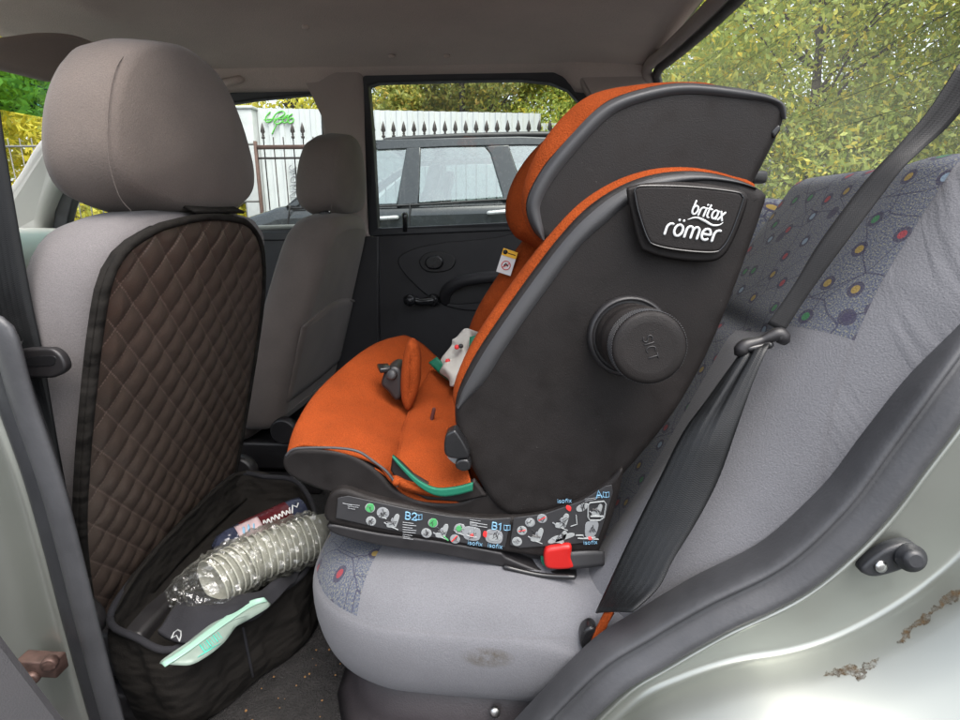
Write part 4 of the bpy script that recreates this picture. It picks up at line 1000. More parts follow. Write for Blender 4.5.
# base
base = [(324, 516), (326, 502), (332, 492), (345, 489), (370, 497), (400, 504), (450, 514), (490, 518), (540, 514), (580, 500), (605, 484), (622, 468), (622, 482), (612, 520), (600, 550), (598, 556), (575, 560), (510, 553), (440, 542), (380, 533), (335, 525)]
BY = .63
bs_ = pil('base', xz(base, BY), lambda a, b, h: (a, 1.04-h, b), rnd(.006, .412, 4), 'seatshell', cs, n=150)
foot = [(330, 524), (380, 533), (440, 541), (500, 552), (505, 556), (540, 570), (575, 575), (571, 578), (540, 575), (500, 566), (440, 554), (380, 545), (336, 534)]
pil('base_foot', xz(foot, BY), lambda a, b, h: (a, 1.04-h, b), rnd(.003, .412), 'black', cs, n=120)
# instruction labels
def facepoly(name, pts, Y, m, parent, th=.0012, n=90, raw=True):
    return pil(name, dens(xz(pts, Y), 5), lambda a, b, h: (a, Y+th-h, b), [(0, 0), (0, th)], m, parent, raw=True)
LY = BY-.0045
l1 = facepoly('instruction_label', [(338, 498), (348, 496), (400, 507.5), (450, 516.5), (490, 519.5), (511, 518), (505, 547), (496, 549), (440, 538.5), (380, 528), (336, 518)], LY, 'label', bs_)
l2 = facepoly('instruction_label', [(514, 518), (545, 514), (582, 501), (606, 486), (612, 485), (613, 492), (602, 528), (597, 541), (575, 544), (520, 548), (510, 545)], LY, 'label', bs_)
class Print:
    def __init__(s): s.d = {}
    def mb(s, m): return s.d.setdefault(m, MB())
PY = LY-.0006
PR = {1: Print(), 2: Print()}
def disc(k, x, y, r, m='printwhite'):
    q = at(x, y, Y=PY); rr = np.linalg.norm(np.array(at(x+r, y, Y=PY))-np.array(q))
    PR[k].mb(m).add(lathe(q, (0, -1, 0), [(rr, -.0004), (rr, .0003), (rr*.8, .0005)], 20)); detail(k, x, y, r*.62)
rd_ = random.Random(21)
def detail(k, x, y, s, n=3):            # dark drawn lines inside a pictogram
    for _ in range(n):
        a = rd_.uniform(0, 6.3); cx, cy = x+rd_.uniform(-.5, .5)*s, y+rd_.uniform(-.5, .5)*s; l = s*rd_.uniform(.5, 1.0)
        PR[k].mb('label').add(tube([tuple(np.array(at(cx+l*u*math.cos(a)+l*.3*(u*u-.5)*math.sin(a), cy+l*u*math.sin(a), Y=PY))-np.array((0, .0011, 0))) for u in (-1, -.3, .4, 1)], .00042, 4))
def pstroke(k, pts, r=.0007, m='printwhite'): PR[k].mb(m).add(tube([tuple(np.array(at(x, y, Y=PY))-np.array((0, .0006, 0))) for x, y in pts], r, 5))
def pblob(k, pts, m='printwhite', up=0):
    P = cr(xz(pts, PY), 26, True); v_, f_, _ = pillow(P, lambda a, b, h: (a, PY-h-up, b), [(0, -.0004), (0, .0004), (.0004, .0006)], raw=True); PR[k].mb(m).add((v_, f_))
def ptext(k, txt, x, y, s, m, r=.0007, slope=.12):
    a = np.array(at(x, y, Y=PY-.0008)); b = np.array(at(x+10, y+10*slope, Y=PY-.0008)); u = (b-a)/np.linalg.norm(b-a); w = np.array((-u[2], 0, u[0])); kk = np.linalg.norm(np.array(at(x, y-s, Y=PY))-np.array(at(x, y, Y=PY)))
    mb, _ = letters(txt, lambda p, q: tuple(a+u*p*kk+w*q*kk), 1, r, .3); PR[k].mb(m).add((mb.v, mb.f))
ptext(1, 'B2', 405.5, 519, 4.6, 'blueprint', .0009); ptext(1, 'B1', 492, 529, 4.4, 'blueprint', .0009); ptext(2, 'A', 596.5, 498, 4.8, 'blueprint', .0010, -.1)
def book(k, x, y):
    pstroke(k, [(x-3, y+2.6), (x-3, y-2.2), (x, y-1.6), (x+3, y-2.2), (x+3, y+2.6), (x, y+3.2), (x-3, y+2.6)], .0005, 'blueprint'); pstroke(k, [(x, y-1.6), (x, y+3.2)], .0005, 'blueprint')
book(1, 419, 516.5); book(1, 507, 527); book(2, 606, 494)
def childfig(k, x, y, s, m='printwhite'):
    pblob(k, [(x-.9*s, y+.9*s), (x-.9*s, y+.3*s), (x-.2*s, y+.2*s), (x+.2*s, y-.7*s), (x+.6*s, y-1.1*s), (x+1.0*s, y-.7*s), (x+.6*s, y+.6*s), (x+.3*s, y+1.0*s)], m)
    pstroke(k, [(x-.9*s, y+.5*s), (x-1.3*s, y+.2*s)], .0008, 'greyprint'); pblob(k, [(x-.3*s, y-.2*s), (x, y-.55*s), (x+.2*s, y-.2*s), (x, y+.2*s)], 'greyprint', .0007)
    pstroke(k, [(x-.2*s, y+.9*s), (x+.8*s, y+1.3*s)], .0006, m); detail(k, x, y, s*.75, 5)
disc(1, 370, 508, 5); disc(1, 371, 521, 5); disc(1, 383, 513, 6.2, 'greyprint'); childfig(1, 383, 513, 4.2); childfig(1, 393, 521, 6.5)
pblob(1, [(366, 509), (368, 504), (373, 504), (374, 509), (370, 512)], 'greenprint', .0006); childfig(1, 371, 521, 3, 'greyprint')
for j in range(5): pstroke(1, [(403, 522+j*2.4), (403+rr_.uniform(9, 14), 523.2+j*2.4)], .0005, 'greyprint')
disc(1, 433, 523, 5); pblob(1, [(429, 524), (431, 519), (436, 519), (437, 524), (433, 527)], 'greenprint', .0006); disc(1, 426.5, 533, 5.2); childfig(1, 426.5, 533, 3, 'greyprint'); childfig(1, 442, 531, 6.5); disc(1, 460, 529, 6, 'greyprint'); childfig(1, 460, 529, 4.5); disc(1, 455, 539, 5, 'greyprint'); pstroke(1, [(452, 541), (457, 536)], .001, 'redprint')
pblob(1, [(456, 528), (459, 525), (462, 528), (459, 531)], 'greenprint', .0010); pstroke(1, [(444, 536), (448, 540)], .001, 'greenprint')
for x in (472.5, 494.5):
    pblob(1, [(x-7, 527+(x > 480)*3), (x+7, 529+(x > 480)*3), (x+6, 540+(x > 480)*3), (x-8, 538+(x > 480)*3)], 'greyprint')
for j in range(2): pstroke(1, [(470, 522.0+j*2.6), (487, 524.6+j*2.6)], .0005, 'greyprint')
pstroke(1, [(470, 531), (469, 537)], .0009); pstroke(1, [(475, 528), (474, 538)], .0009); pstroke(1, [(467, 535), (476, 537)], .0012); pblob(1, [(470, 534), (473, 533.5), (474, 536), (471, 537)], 'redprint', .0008)
pblob(1, [(489, 536), (497, 534), (502, 538), (496, 541), (490, 540)], 'printwhite', .0006); pblob(1, [(484, 531), (487, 532), (486, 537), (483, 535)], 'redprint', .0008)
for x in (472.5, 495):
    detail(1, x, 535, 4.5, 6)
detail(2, 583, 507, 4, 4); detail(2, 592, 530, 4, 4)
for x0, y0, n in ((348, 504, 0), (403, 534, 1), (470, 519.5, 2)):
    for j in range(3): pstroke(1, [(x0, y0+j*1.9), (x0+rd_.uniform(7, 12), y0+1.4+j*1.9)], .00035, 'greyprint')
for j in range(2): pstroke(2, [(585, 499-j*.1+j*2), (600-4*j, 497+j*2)], .00035, 'greyprint')
ptext(1, 'isofix', 468, 544.5, 2.6, 'blueprint', .0004); ptext(1, 'isofix', 488, 547, 2.6, 'blueprint', .0004)
pstroke(1, [(343, 503), (352, 505)], .0004, 'greyprint')
disc(2, 530, 522.5, 5, 'greyprint'); disc(2, 542, 518.5, 5, 'greyprint'); disc(2, 522, 530.5, 5); disc(2, 517, 541.5, 5)
pblob(2, [(528, 521), (532, 519), (533, 524), (529, 526)], 'printwhite', .0006); pstroke(2, [(539, 520), (545, 517)], .0009, 'redprint'); pstroke(2, [(519, 531), (525, 530)], .0009, 'redprint'); pstroke(2, [(514, 541), (517, 543), (520, 540)], .0008, 'greyprint')
childfig(2, 537, 535, 6.5); childfig(2, 562, 521, 7); childfig(2, 561, 537, 6.0); pblob(2, [(548, 541), (556, 536), (572, 533), (574, 536), (560, 541), (550, 543.5)])
pblob(2, [(577, 507), (584, 503), (589, 505), (583, 511), (577, 511)]); pblob(2, [(567, 505), (571, 507), (570, 511), (566, 508)], 'redprint', .0006); pstroke(2, [(571, 526), (577, 524), (576, 515)], .0008)
pstroke(2, [(590, 502.5), (604, 501), (606, 504), (604, 517), (600, 520), (590, 520), (588, 517), (588, 505), (590, 502.5)], .0010)
childfig(2, 597, 510, 5.5); pstroke(2, [(591, 516), (603, 516)], .0012)
pblob(2, [(585, 528), (587, 522), (597, 521), (598, 528), (594, 536), (586, 537)], 'greyprint'); pstroke(2, [(576, 535), (583, 535), (584, 538), (595, 537)], .0009); pstroke(2, [(578, 538), (598, 539)], .0009); pblob(2, [(588, 537), (591, 536.5), (592, 539), (589, 539.5)], 'redprint', .0008)
ptext(2, 'isofix', 558, 503, 2.5, 'blueprint', .0004, -.05); ptext(2, 'isofix', 584, 544.5, 2.4, 'blueprint', .0004, -.05)
for k, lb in ((1, l1), (2, l2)):
    merge(lb, [(mb, m) for m, mb in PR[k].d.items()])
# anchor arm, red release tab, grey strap
pil('anchor_arm', xz([(502, 553), (545, 552), (545, 572), (525, 568), (505, 561)], .64), lambda a, b, h: (a, .67-h, b), rnd(.002, .02), 'black', cs, n=50)
mb = MB()
for j in range(5): mb.add(box(at(508+j*8, 556+j*2.2, Y=.652), (.006, .012, .004)))
mb.build('arm_ribs', 'gloss', cs)
mesh('anchor_rail', *tube(cr([at(505, 567, Y=.625), at(540, 575, Y=.62), at(574, 577, Y=.615)], 12), .0035, 8), 'gloss', cs)
pil('release_tab', xz([(546, 552), (556, 549), (571, 548), (572, 560), (575, 569), (566, 572), (548, 571), (544, 563)], .615), lambda a, b, h: (a, .640-h, b), rnd(.005, .022, 5), 'red', cs, n=60)
pil('tab_ribbon', xz([(541, 556), (546, 551), (548, 571), (542, 568)], .62), lambda a, b, h: (a, .640-h, b), rnd(.001, .010), 'green', cs, n=40)
mesh('anchor_strap', *strap(cr([at(568, 552, Y=.622), at(586, 551, Y=.622), at(604, 551, Y=.63)], 10), cr([at(570, 569, Y=.620), at(588, 567, Y=.622), at(604, 565, Y=.63)], 10), .003), 'rim', cs)

# ------------------------------------------------------------------ SEAT BELTS
sb = thing('seat_belt', 'grey-black rear seat belt running down over the bench backrest through a black guide', 'seat belt', (.28, .60, .50))
Lx = [(962, 66), (932, 112), (905, 143), (877, 173), (855, 200), (820, 248), (796, 288), (770, 326)]
Rx = [(985, 74), (945, 122), (915, 150), (898, 166), (877, 193), (840, 242), (806, 289), (779, 330)]
def lerp(a, b, n): return [a+(b-a)*i/(n-1) for i in range(n)]
yl = lerp(.585, .612, 8); yr = [.60, .592, .584, .582, .585, .59, .60, .606]
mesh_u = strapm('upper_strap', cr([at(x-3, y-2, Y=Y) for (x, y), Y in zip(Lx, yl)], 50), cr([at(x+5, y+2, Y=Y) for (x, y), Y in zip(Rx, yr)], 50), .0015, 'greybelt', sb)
LL = [(742, 352), (738, 357), (707, 400), (683, 433), (660, 478), (638, 522), (620, 560), (605, 593), (596, 613)]
RR = [(772, 342), (767, 350), (753, 383), (737, 427), (718, 480), (696, 523), (673, 560), (658, 588), (632, 612)]
nL = len(LL)
Lp = cr([at(x, y, Y=Y) for (x, y), Y in zip(LL, lerp(.60, .535, nL))], 50); Rp = cr([at(x, y, Y=Y) for (x, y), Y in zip(RR, lerp(.59, .50, nL))], 50)
V_ = []; nn = 12
for i in range(50):
    t = i/49; bow = .003+.004*max(0, 1-abs(t-.38)/.3)
    T_ = Lp[min(i+1, 49)]-Lp[max(i-1, 0)]; w = Rp[i]-Lp[i]; n_ = np.cross(T_, w); n_ /= np.linalg.norm(n_); n_ *= -1 if n_[1] > 0 else 1
    for k in range(nn):
        u = k/(nn-1); V_.append(tuple(Lp[i]+w*u+n_*(bow*math.sin(u*math.pi)-.005*max(0, 1-t*2.2)*math.exp(-((u-.45)/.09)**2))))
F_ = [(i*nn+k, i*nn+k+1, (i+1)*nn+k+1, (i+1)*nn+k) for i in range(49) for k in range(nn-1)]
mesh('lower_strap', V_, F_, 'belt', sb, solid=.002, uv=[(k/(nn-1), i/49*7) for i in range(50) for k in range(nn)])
gd = [at(x, y, Y=.592) for x, y in ((741, 351), (745, 346), (757, 342), (770, 337), (779, 334), (783, 338))]
mesh('belt_guide', *tube(cr(gd, 24), [.0045+.0035*abs(math.cos(math.pi*i/23)) for i in range(24)], 12), 'black', sb)
gd2 = [at(x, y, Y=.588) for x, y in ((748, 349), (760, 347), (770, 345))]
mesh('guide_clip', *tube(cr(gd2, 10), .004, 10), 'gloss', sb)
bu = thing('belt_buckle', 'black belt buckle with an orange strap wedged beside the bench cushion', 'buckle', at(605, 630, Y=.56))
mesh('buckle_strap', *strap(cr([at(x, y, Y=Y) for x, y, Y in ((604, 614, .575), (597, 626, .56), (590, 645, .55))], 10), cr([at(x, y, Y=Y) for x, y, Y in ((614, 612, .575), (606, 628, .56), (597, 648, .55))], 10), .004), 'orange', bu)
pil('buckle_body', xz([(582, 634), (590, 628), (597, 632), (596, 644), (586, 652), (580, 645)], .555), lambda a, b, h: (a, .575-h, b), rnd(.004, .02), 'gloss', bu, n=40)
pil('buckle_cover', xz([(606, 618), (625, 612), (640, 608), (648, 618), (640, 640), (612, 640)], .60), lambda a, b, h: (a, .62-h, b), rnd(.004, .02), 'black', bu, n=40)

fb_ = thing('seat_belt', 'black front seat belt hanging beside the near front seat at the left edge', 'seat belt', (-.57, .59, .55))
FL = [(-42, 40), (-32, 160), (-12, 293), (8, 350), (33, 405), (66, 502)]
FR = [(-4, 80), (7, 160), (30, 293), (42, 350), (51, 402), (68, 502)]
strapm('strap', cr([at(x, y, Y=.592) for x, y in FL], 40), cr([at(x, y, Y=.600) for x, y in FR], 40), .0015, 'belt', fb_)
tg = pil('belt_tongue', xz([(14, 352), (46, 348), (57, 351), (64, 359), (66, 369), (58, 376), (46, 378), (18, 374)], .575), lambda a, b, h: (a, .585-h, b), rnd(.003, .012), 'black', fb_, n=50)
pil('tongue_slot', xz([(22, 358), (52, 356), (55, 362), (50, 366), (22, 366)], .572), lambda a, b, h: (a, .5735-h, b), rnd(.0004, .001), 'gloss', tg, n=40)

# ------------------------------------------------------------------ BAG AND WHAT LIES IN IT
bag = thing('storage_bag', 'open black fabric bag standing in the footwell behind the near front seat', 'bag', (-.47, .80, .25))
rimp = [(110, 620, .42), (138, 640, .405), (170, 652, .395), (212, 632, .39), (258, 604, .385), (306, 572, .385), (316, 520, .41), (298, 484, .44), (266, 478, .455), (235, 477, .46), (187, 520, .45), (140, 572, .435)]
RIM = cr([at(x, y, Z=z) for x, y, z in rimp], 96, True)
cen = RIM.mean(0)
def bring(f, z, bul=0.0):
    o = []
    for i, p in enumerate(RIM):
        q = cen+(p-cen)*f; o.append((q[0], q[1], p[2]+z if z > -.1 else .252+(.003*math.sin(i*.7))))
    return o
rings = [bring(1, .0), bring(1.012, -.012), bring(1.03, -.05), bring(1.02, -.095), bring(.98, -1)]
rin = [bring(.985, .002), bring(.975, -.012), bring(.97, -.045), bring(.93, -.062)]
V_ = []; n = 96
allr = rings[::-1]+rin
for k, r_ in enumerate(allr):
    for i, p in enumerate(r_):
        wv = .006*math.sin(i*.9+k*1.7)+.004*math.sin(i*2.1+k) if 0 < k < 4 else 0
        V_.append((p[0]+wv, p[1]+wv*.6, p[2]))
F_ = [(k*n+i, k*n+(i+1) % n, (k+1)*n+(i+1) % n, (k+1)*n+i) for k in range(len(allr)-1) for i in range(n)]
V_.append((cen[0], cen[1], cen[2]-.055)); F_ += [((len(allr)-1)*n+i, (len(allr)-1)*n+(i+1) % n, len(V_)-1) for i in range(n)]
mesh('bag_body', V_, F_, 'bag', bag, sub=1)
pp = [tuple(p+np.array((0, 0, .003))) for p in RIM]; pp.append(pp[0])
mesh('rim_piping', *tube(pp, .005, 8, ends=False), 'cloth', bag)
BGT = BVHTree.FromPolygons(V_, F_)
fold = []
for t in np.linspace(0, 1, 14):
    d = np.array(ray(243+14*t, 628+70*t)); d /= np.linalg.norm(d); h = BGT.ray_cast(CAM, tuple(d))
    if h[0] is not None: fold.append(tuple(np.array(h[0])-d*.001))
mesh('side_seam', *tube(fold, .0022, 6), 'cloth', bag)
# raised back flap against the quilted cover
fl = [(112, 612, .425), (140, 568, .445), (187, 516, .462), (236, 474, .468), (268, 474, .462)]
v, f = csurf([[at(x, y, Z=z) for x, y, z in fl], [at(x+6, y+10, Z=z-.03) for x, y, z in fl], [at(x+14, y+24, Z=z-.06) for x, y, z in fl]], 14, 50)
mesh('flap', v, f, 'bag', bag, solid=.006)
# bottle
b0, b1 = np.array(at(214, 552, Z=.425)), np.array(at(306, 508, Z=.445)); ax = b1-b0; Lb = np.linalg.norm(ax)
bt = thing('drink_bottle', 'dark bottle with a red and pale pink label behind the wrapped cups', 'bottle', tuple(b0))
mesh('bottle_body', *lathe(b0, ax, [(.012, 0), (.022, .012), (.026, .03), (.027, .06), (.026, Lb*.5), (.027, Lb-.03), (.024, Lb-.006), (.012, Lb)], 28), 'packblue', bt)
mesh('bottle_label', *lathe(b0+ax*.30, ax, [(.0272, 0), (.0276, .002), (.0276, Lb*.50), (.0272, Lb*.502)], 28), 'pack', bt)
axn = ax/Lb; vw = np.array(CAM)-(b0+b1)/2; vw -= axn*np.dot(vw, axn); vw /= np.linalg.norm(vw); sd = np.cross(axn, vw); sd *= 1 if sd[2] > 0 else -1
def onb(t, a, r=.0280): return tuple(b0+axn*(Lb*t)+(vw*math.cos(a)+sd*math.sin(a))*r)
v, f = grid(10, 14, lambda u, w: onb(.24+.24*u, -.9+1.9*w, .0282)); mesh('pale_label', v, f, 'packlabel', bt, solid=.0004)
mb = MB()
for k in range(5): mb.add(tube([onb(.29+.05*(k % 3), .2+.12*(k//3), .0288), onb(.31+.05*(k % 3), .5+.1*(k//3), .0288)], .0016, 5))
mb.build('label_marks', 'blueprint', bt)
mb = MB()
wx = [onb(.50+.30*i/40, .28+.16*math.sin(i*1.15)+.05*math.sin(i*.5), .0285) for i in range(41)]
mb.add(tube(wx, .0012, 5)); mb.add(tube([onb(.80, .1, .0285), onb(.84, .55, .0285), onb(.87, .3, .0285), onb(.9, .5, .0285)], .0015, 5)); mb.build('label_script', 'white', bt)
# paper cups in a clear bag
def cupstack(p0, p1, r0, n, lab, first=None):
    p0, p1 = np.array(p0), np.array(p1); ax = (p1-p0)/np.linalg.norm(p1-p0); st = np.linalg.norm(p1-p0)/n
    me = None
    for k in range(n):
        c = p0+ax*st*k
        if me is None:
            o = mesh('paper_cup', *lathe((0, 0, 0), ax, [(r0*.70, .049), (r0*.72, .05), (r0*.90, .004), (r0*.95, .0034), (r0*1.0, .0026), (r0*1.01, .0012), (r0*.98, 0), (r0*.93, .001), (r0*.70, .046)], 28), 'papercup'); me = o.data
        else:
            o = bpy.data.objects.new('paper_cup', me); COL.objects.link(o)
        o.location = tuple(c); single(o, lab, 'paper cup', 'paper cups stacked in clear wrap in the bag')
c0_, c1_ = at(250, 560, Z=.437), at(316, 535, Z=.437)
cupstack(c0_, c1_, .038, 11, 'white paper cup in the right-hand wrapped stack, beside the bench cushion')
d0_, d1_ = at(212, 584, Z=.434), at(247, 562, Z=.437)
cupstack(d0_, d1_, .038, 6, 'white paper cup in the left-hand wrapped stack, near the crumpled end of the film')
fr = np.array(at(168, 600, Z=.425)); path = cr([tuple(fr), at(190, 590, Z=.43), d0_, d1_, at(246, 562, Z=.436), c0_, c1_], 60)
P_, T_, N_, B_ = frames(path); V_ = []; n = 40; rf_ = random.Random(9)
for i in range(60):
    t = i/59
    base_r = .014+.032*min(1, t/.22) if t < .22 else .044
    pinch = 1-.16*math.exp(-((t-.52)/.05)**2)
    for j in range(n):
        a = 2*math.pi*j/n
        r_ = base_r*pinch*(1+.05*math.sin(j*1.9+i*.8)+.05*math.sin(j*.7-i*1.3)+rf_.gauss(0, .018+.06*max(0, .35-t)))
        V_.append(tuple(P_[i]+(N_[i]*math.cos(a)+B_[i]*math.sin(a))*r_))
F_ = [(i*n+j, i*n+(j+1) % n, (i+1)*n+(j+1) % n, (i+1)*n+j) for i in range(59) for j in range(n)]
single(mesh('plastic_wrap', V_, F_, 'film', smooth=False), 'clear crinkled plastic wrapping round the paper cups', 'plastic wrap')
# black cloth with a small white emblem
cl = thing('folded_cloth', 'black folded garment with a small white emblem under the wet wipes', 'clothing', at(205, 620, Z=.405))
rowsK = [[(158, 632, .41), (172, 612, .42), (184, 597, .425), (200, 594, .425)], [(178, 642, .408), (198, 622, .422), (214, 606, .426), (226, 600, .42)], [(200, 646, .405), (222, 622, .416), (240, 606, .418), (254, 594, .41)], [(228, 632, .398), (250, 612, .402), (272, 592, .402), (292, 574, .396)], [(262, 612, .39), (280, 596, .392), (296, 578, .392), (308, 560, .392)]]
v, f = csurf([[at(x, y, Z=z) for x, y, z in r] for r in rowsK], 50, 40)
v = [(a, b, c_+.0025*math.sin(a*95+b*60)+.002*math.sin(b*130)) for a, b, c_ in v]
clo = mesh('garment', v, f, 'cloth', cl, solid=.008)
KT = BVHTree.FromPolygons(v, f)
def onk(x, y, T_=KT, o=.006):
    d = np.array(ray(x, y)); d /= np.linalg.norm(d); h = T_.ray_cast(CAM, tuple(d)); return tuple(np.array(h[0])-d*o)
mb = MB(); mb.add(tube([onk(x, y) for x, y in ((171.5, 638), (174, 632.5), (178, 629.8), (181, 631.5), (181, 636), (179.5, 641))], .0011, 6)); mb.add(tube([onk(x, y) for x, y in ((171.5, 638), (176.5, 635.5), (179.5, 641))], .0009, 6)); mb.build('emblem', 'printwhite', clo)
# wet wipes
wp = thing('wet_wipes', 'pale mint packet of wet wipes lying slanted across the bag rim', 'packet', at(215, 635, Z=.405))
wpx = [(161, 664), (166, 668), (188, 668), (206, 658), (224, 642), (238, 624), (254, 614), (270, 602), (264, 598), (248, 602), (215, 624), (185, 648)]
wo = [tuple(at(x, y, Z=.412)[:2]) for x, y in wpx]
def wz(a, b): return .412+.006*math.sin(a*40)
wv_, wf_, _ = pillow(wo, lambda a, b, h: (a, b, wz(a, b)+h), [(.004, -.004), (0, 0), (.004, .003)], .003, .004, n=80)
pk = mesh('packet', wv_, wf_, 'wipes', wp)
WTR = BVHTree.FromPolygons(wv_, wf_)
bs1 = cr([(161, 663), (185, 647), (215, 624), (248, 602), (264, 597.5)], 30); bs2 = cr([(165, 667), (189, 651), (219, 629), (251, 607), (268, 601.5)], 30)
bv = [onk(x, y, WTR, .002) if WTR.ray_cast(CAM, tuple(np.array(ray(x, y))))[0] is not None else at(x, y, Z=.418) for x, y in bs1]
bw = [onk(x, y, WTR, .002) if WTR.ray_cast(CAM, tuple(np.array(ray(x, y))))[0] is not None else at(x, y, Z=.418) for x, y in bs2]
mesh('seal_band', *strap(bv, bw, .0012), 'wipeband', pk)
mb = MB()
for k in range(9):
    x, y = 200+k*2.2, 645-k*1.6
    try: mb.add(tube([onk(x, y, WTR, .001), onk(x+4.5, y+6, WTR, .001)], .0006 if k % 3 else .0012, 4))
    except TypeError: pass
for k in range(3):
    x, y = 206+k*.8, 655-k*2.2
    try: mb.add(tube([onk(x-8+k*3, y+2, WTR, .001), onk(x+4+k*4, y-7, WTR, .001)], .0007, 4))
    except TypeError: pass
mb.build('barcode_print', mat('teal_print', (.05, .32, .24), .5), pk)
# crumbs on the carpet
mb = MB(); rc = random.Random(4)
for _ in range(34):
    x, y = rc.uniform(-.40, -.18), rc.uniform(.58, .78); s_ = rc.uniform(.0008, .0022); mb.add(lathe((x, y, .252), (rc.gauss(0, .4), rc.gauss(0, .4), 1), [(s_*.6, 0), (s_, s_*.7), (s_*.5, s_*1.3)], 6))
single(mb.build('crumbs', 'crumb', smooth=False), None, None, kind='stuff')['label'] = 'biscuit crumbs scattered on the dark carpet'

# ------------------------------------------------------------------ OUTSIDE
v, f = grid(2, 2, lambda u, w: (-300+600*u, -300+600*w, 0)); single(mesh('ground', v, f, 'asphalt', smooth=False), None, None, kind='structure')
# dark grey estate car in the next space
SY = 4.25
sv = thing('parked_car', 'dark grey estate car with roof rails parked beside the white fence', 'car', (-.9, 5.1, 0))
bod = [(-2.95, .42), (-2.95, .75), (-2.82, .86), (-2.24, .94), (-1.95, 1.015), (-1.75, 1.05), (-.75, 1.072), (.3, 1.10), (1.0, 1.09), (1.08, .95), (1.12, .45), (1.0, .30), (0, .28), (-1.8, .28), (-2.85, .30)]
pil('body', bod, lambda a, b, h: (a, SY+1.75-h+.10*max(0, b-.8)*0, b), [(.10, 0), (.03, .04), (0, .12), (0, 1.63), (.012, 1.70), (.05, 1.735), (.10, 1.75)], 'suv', sv, n=160)
def gy(z): return SY+.035+.26*max(0, z-1.07)
def suvp(name, px, t, m, parent=None, off=0, n=None, side=0):
    P = dens(xz(px, SY+.08), 5)
    to = (lambda a, b, h: (a, gy(b)+.02-off-h, b)) if not side else (lambda a, b, h: (a, 2*(SY+.875)-gy(b)-.02+h, b))
    return pil(name, P, to, rnd(min(.008, t/3), t, 3), m, parent or sv, raw=True)
frames_ = {'windscreen_pillar': [(288, 207), (300, 207), (338, 177), (374, 150), (378, 143), (371, 139), (330, 168)],
 'roof_side': [(371, 139), (450, 136.5), (519, 135), (605, 138), (605, 145), (519, 144.5), (450, 146), (376, 149.5)],
 'door_pillar': [(405, 147), (419.5, 145.5), (420, 204), (398, 206)],
 'rear_pillar': [(484, 145), (508.7, 144), (515, 165), (527, 198), (503, 200), (503, 196), (490, 153)],
 'tail_pillar': [(560, 142), (606, 143), (640, 196), (575, 194)]}
for nm, px in frames_.items():
    for side in (0, 1): suvp(nm, px, .035, 'suv', side=side)
panes = [[(314, 206), (340, 180), (376, 150), (405, 149), (398, 204)], [(419.5, 146.5), (484, 146), (490, 153), (503, 197), (420, 202.5)], [(508.7, 145), (560, 143), (575, 193), (527, 197), (515, 165)]]
for px in panes:
    for side in (0, 1): suvp('window', px, .006, 'suvglass', off=.018, side=side)
pr_ = xz([(366, 141), (450, 137), (519, 135.5), (606, 138)], SY+.08)
v, f = grid(30, 20, lambda u, w: (pr_[0][0]+(pr_[-1][0]-pr_[0][0])*u, gy(1.5)+.0+(1.75-2*(gy(1.5)-SY))*w, 1.485+.035*math.sin(u*math.pi)+.03*math.sin(w*math.pi)))
mesh('roof', v, f, 'suv', sv, solid=.03)
mesh('windscreen', [(-1.78, SY+.12, 1.06), (-1.78, SY+1.63, 1.06), (-1.10, SY+1.55, 1.48), (-1.10, SY+.2, 1.48)], [(0, 1, 2, 3)], 'suvglass', sv, smooth=False, solid=.006)
mesh('rear_window', [(1.02, SY+.12, 1.08), (1.02, SY+1.63, 1.08), (.78, SY+1.55, 1.46), (.78, SY+.2, 1.46)], [(0, 1, 2, 3)], 'suvglass', sv, smooth=False, solid=.006)
for yy in (SY+.20, SY+1.55):
    rl = mesh('roof_rail', *tube(cr([(-1.08, yy, 1.50), (-1.0, yy, 1.53), (-.4, yy, 1.555), (.3, yy, 1.56), (.6, yy, 1.545), (.68, yy, 1.51)], 30), .022, 8), 'suvtrim', sv)
    mb = MB()
    for xx in (-.85, -.25, .4): mb.add(box((xx, yy, 1.525), (.05, .03, .05)))
    mb.build('rail_foot', 'suvtrim', rl)
for px in ([(410, 204), (409, 235), (404, 330)], [(511, 200), (512, 240), (505, 300)], [(290, 206), (287, 240), (290, 300)]):
    mesh('door_gap', *tube(cr([(lambda q: (q[0], SY-.002, q[2]))(at(x, y, Y=SY)) for x, y in px], 14), .006, 6), 'suvtrim', sv)
for px in ([(380, 218.5), (396, 217.5)], [(489, 213), (510, 211)]):
    a_, b_ = [np.array(at(x, y, Y=SY-.03)) for x, y in px]
    mesh('door_handle', *tube(cr([a_+(0, .03, 0), a_, (a_+b_)/2+(0, -.008, 0), b_, b_+(0, .03, 0)], 16), .016, 8), mat('silver_handle', (.5, .52, .52), .3, metal=.4), sv)
mesh('window_trim', *tube(cr([(lambda q: (q[0], SY+.012, q[2]))(at(x, y, Y=SY+.02)) for x, y in ((292, 208), (400, 205.5), (503, 199.5), (600, 195))], 24), .009, 6), 'suvtrim', sv)
for xx in (-.62, -.55):
    pass
for (xx, yy) in ((-.72, SY+.5), (-.72, SY+1.25), (.15, SY+.5), (.15, SY+1.25)):
    pil('seat', [(-.24, .6), (-.25, 1.1), (-.14, 1.18), (-.12, 1.36), (.12, 1.36), (.14, 1.18), (.25, 1.1), (.24, .6)], lambda a, b, h, xx=xx, yy=yy: (xx-h+.25*(b-1), yy+a, b), rnd(.03, .11), 'suvtrim', sv, n=50)
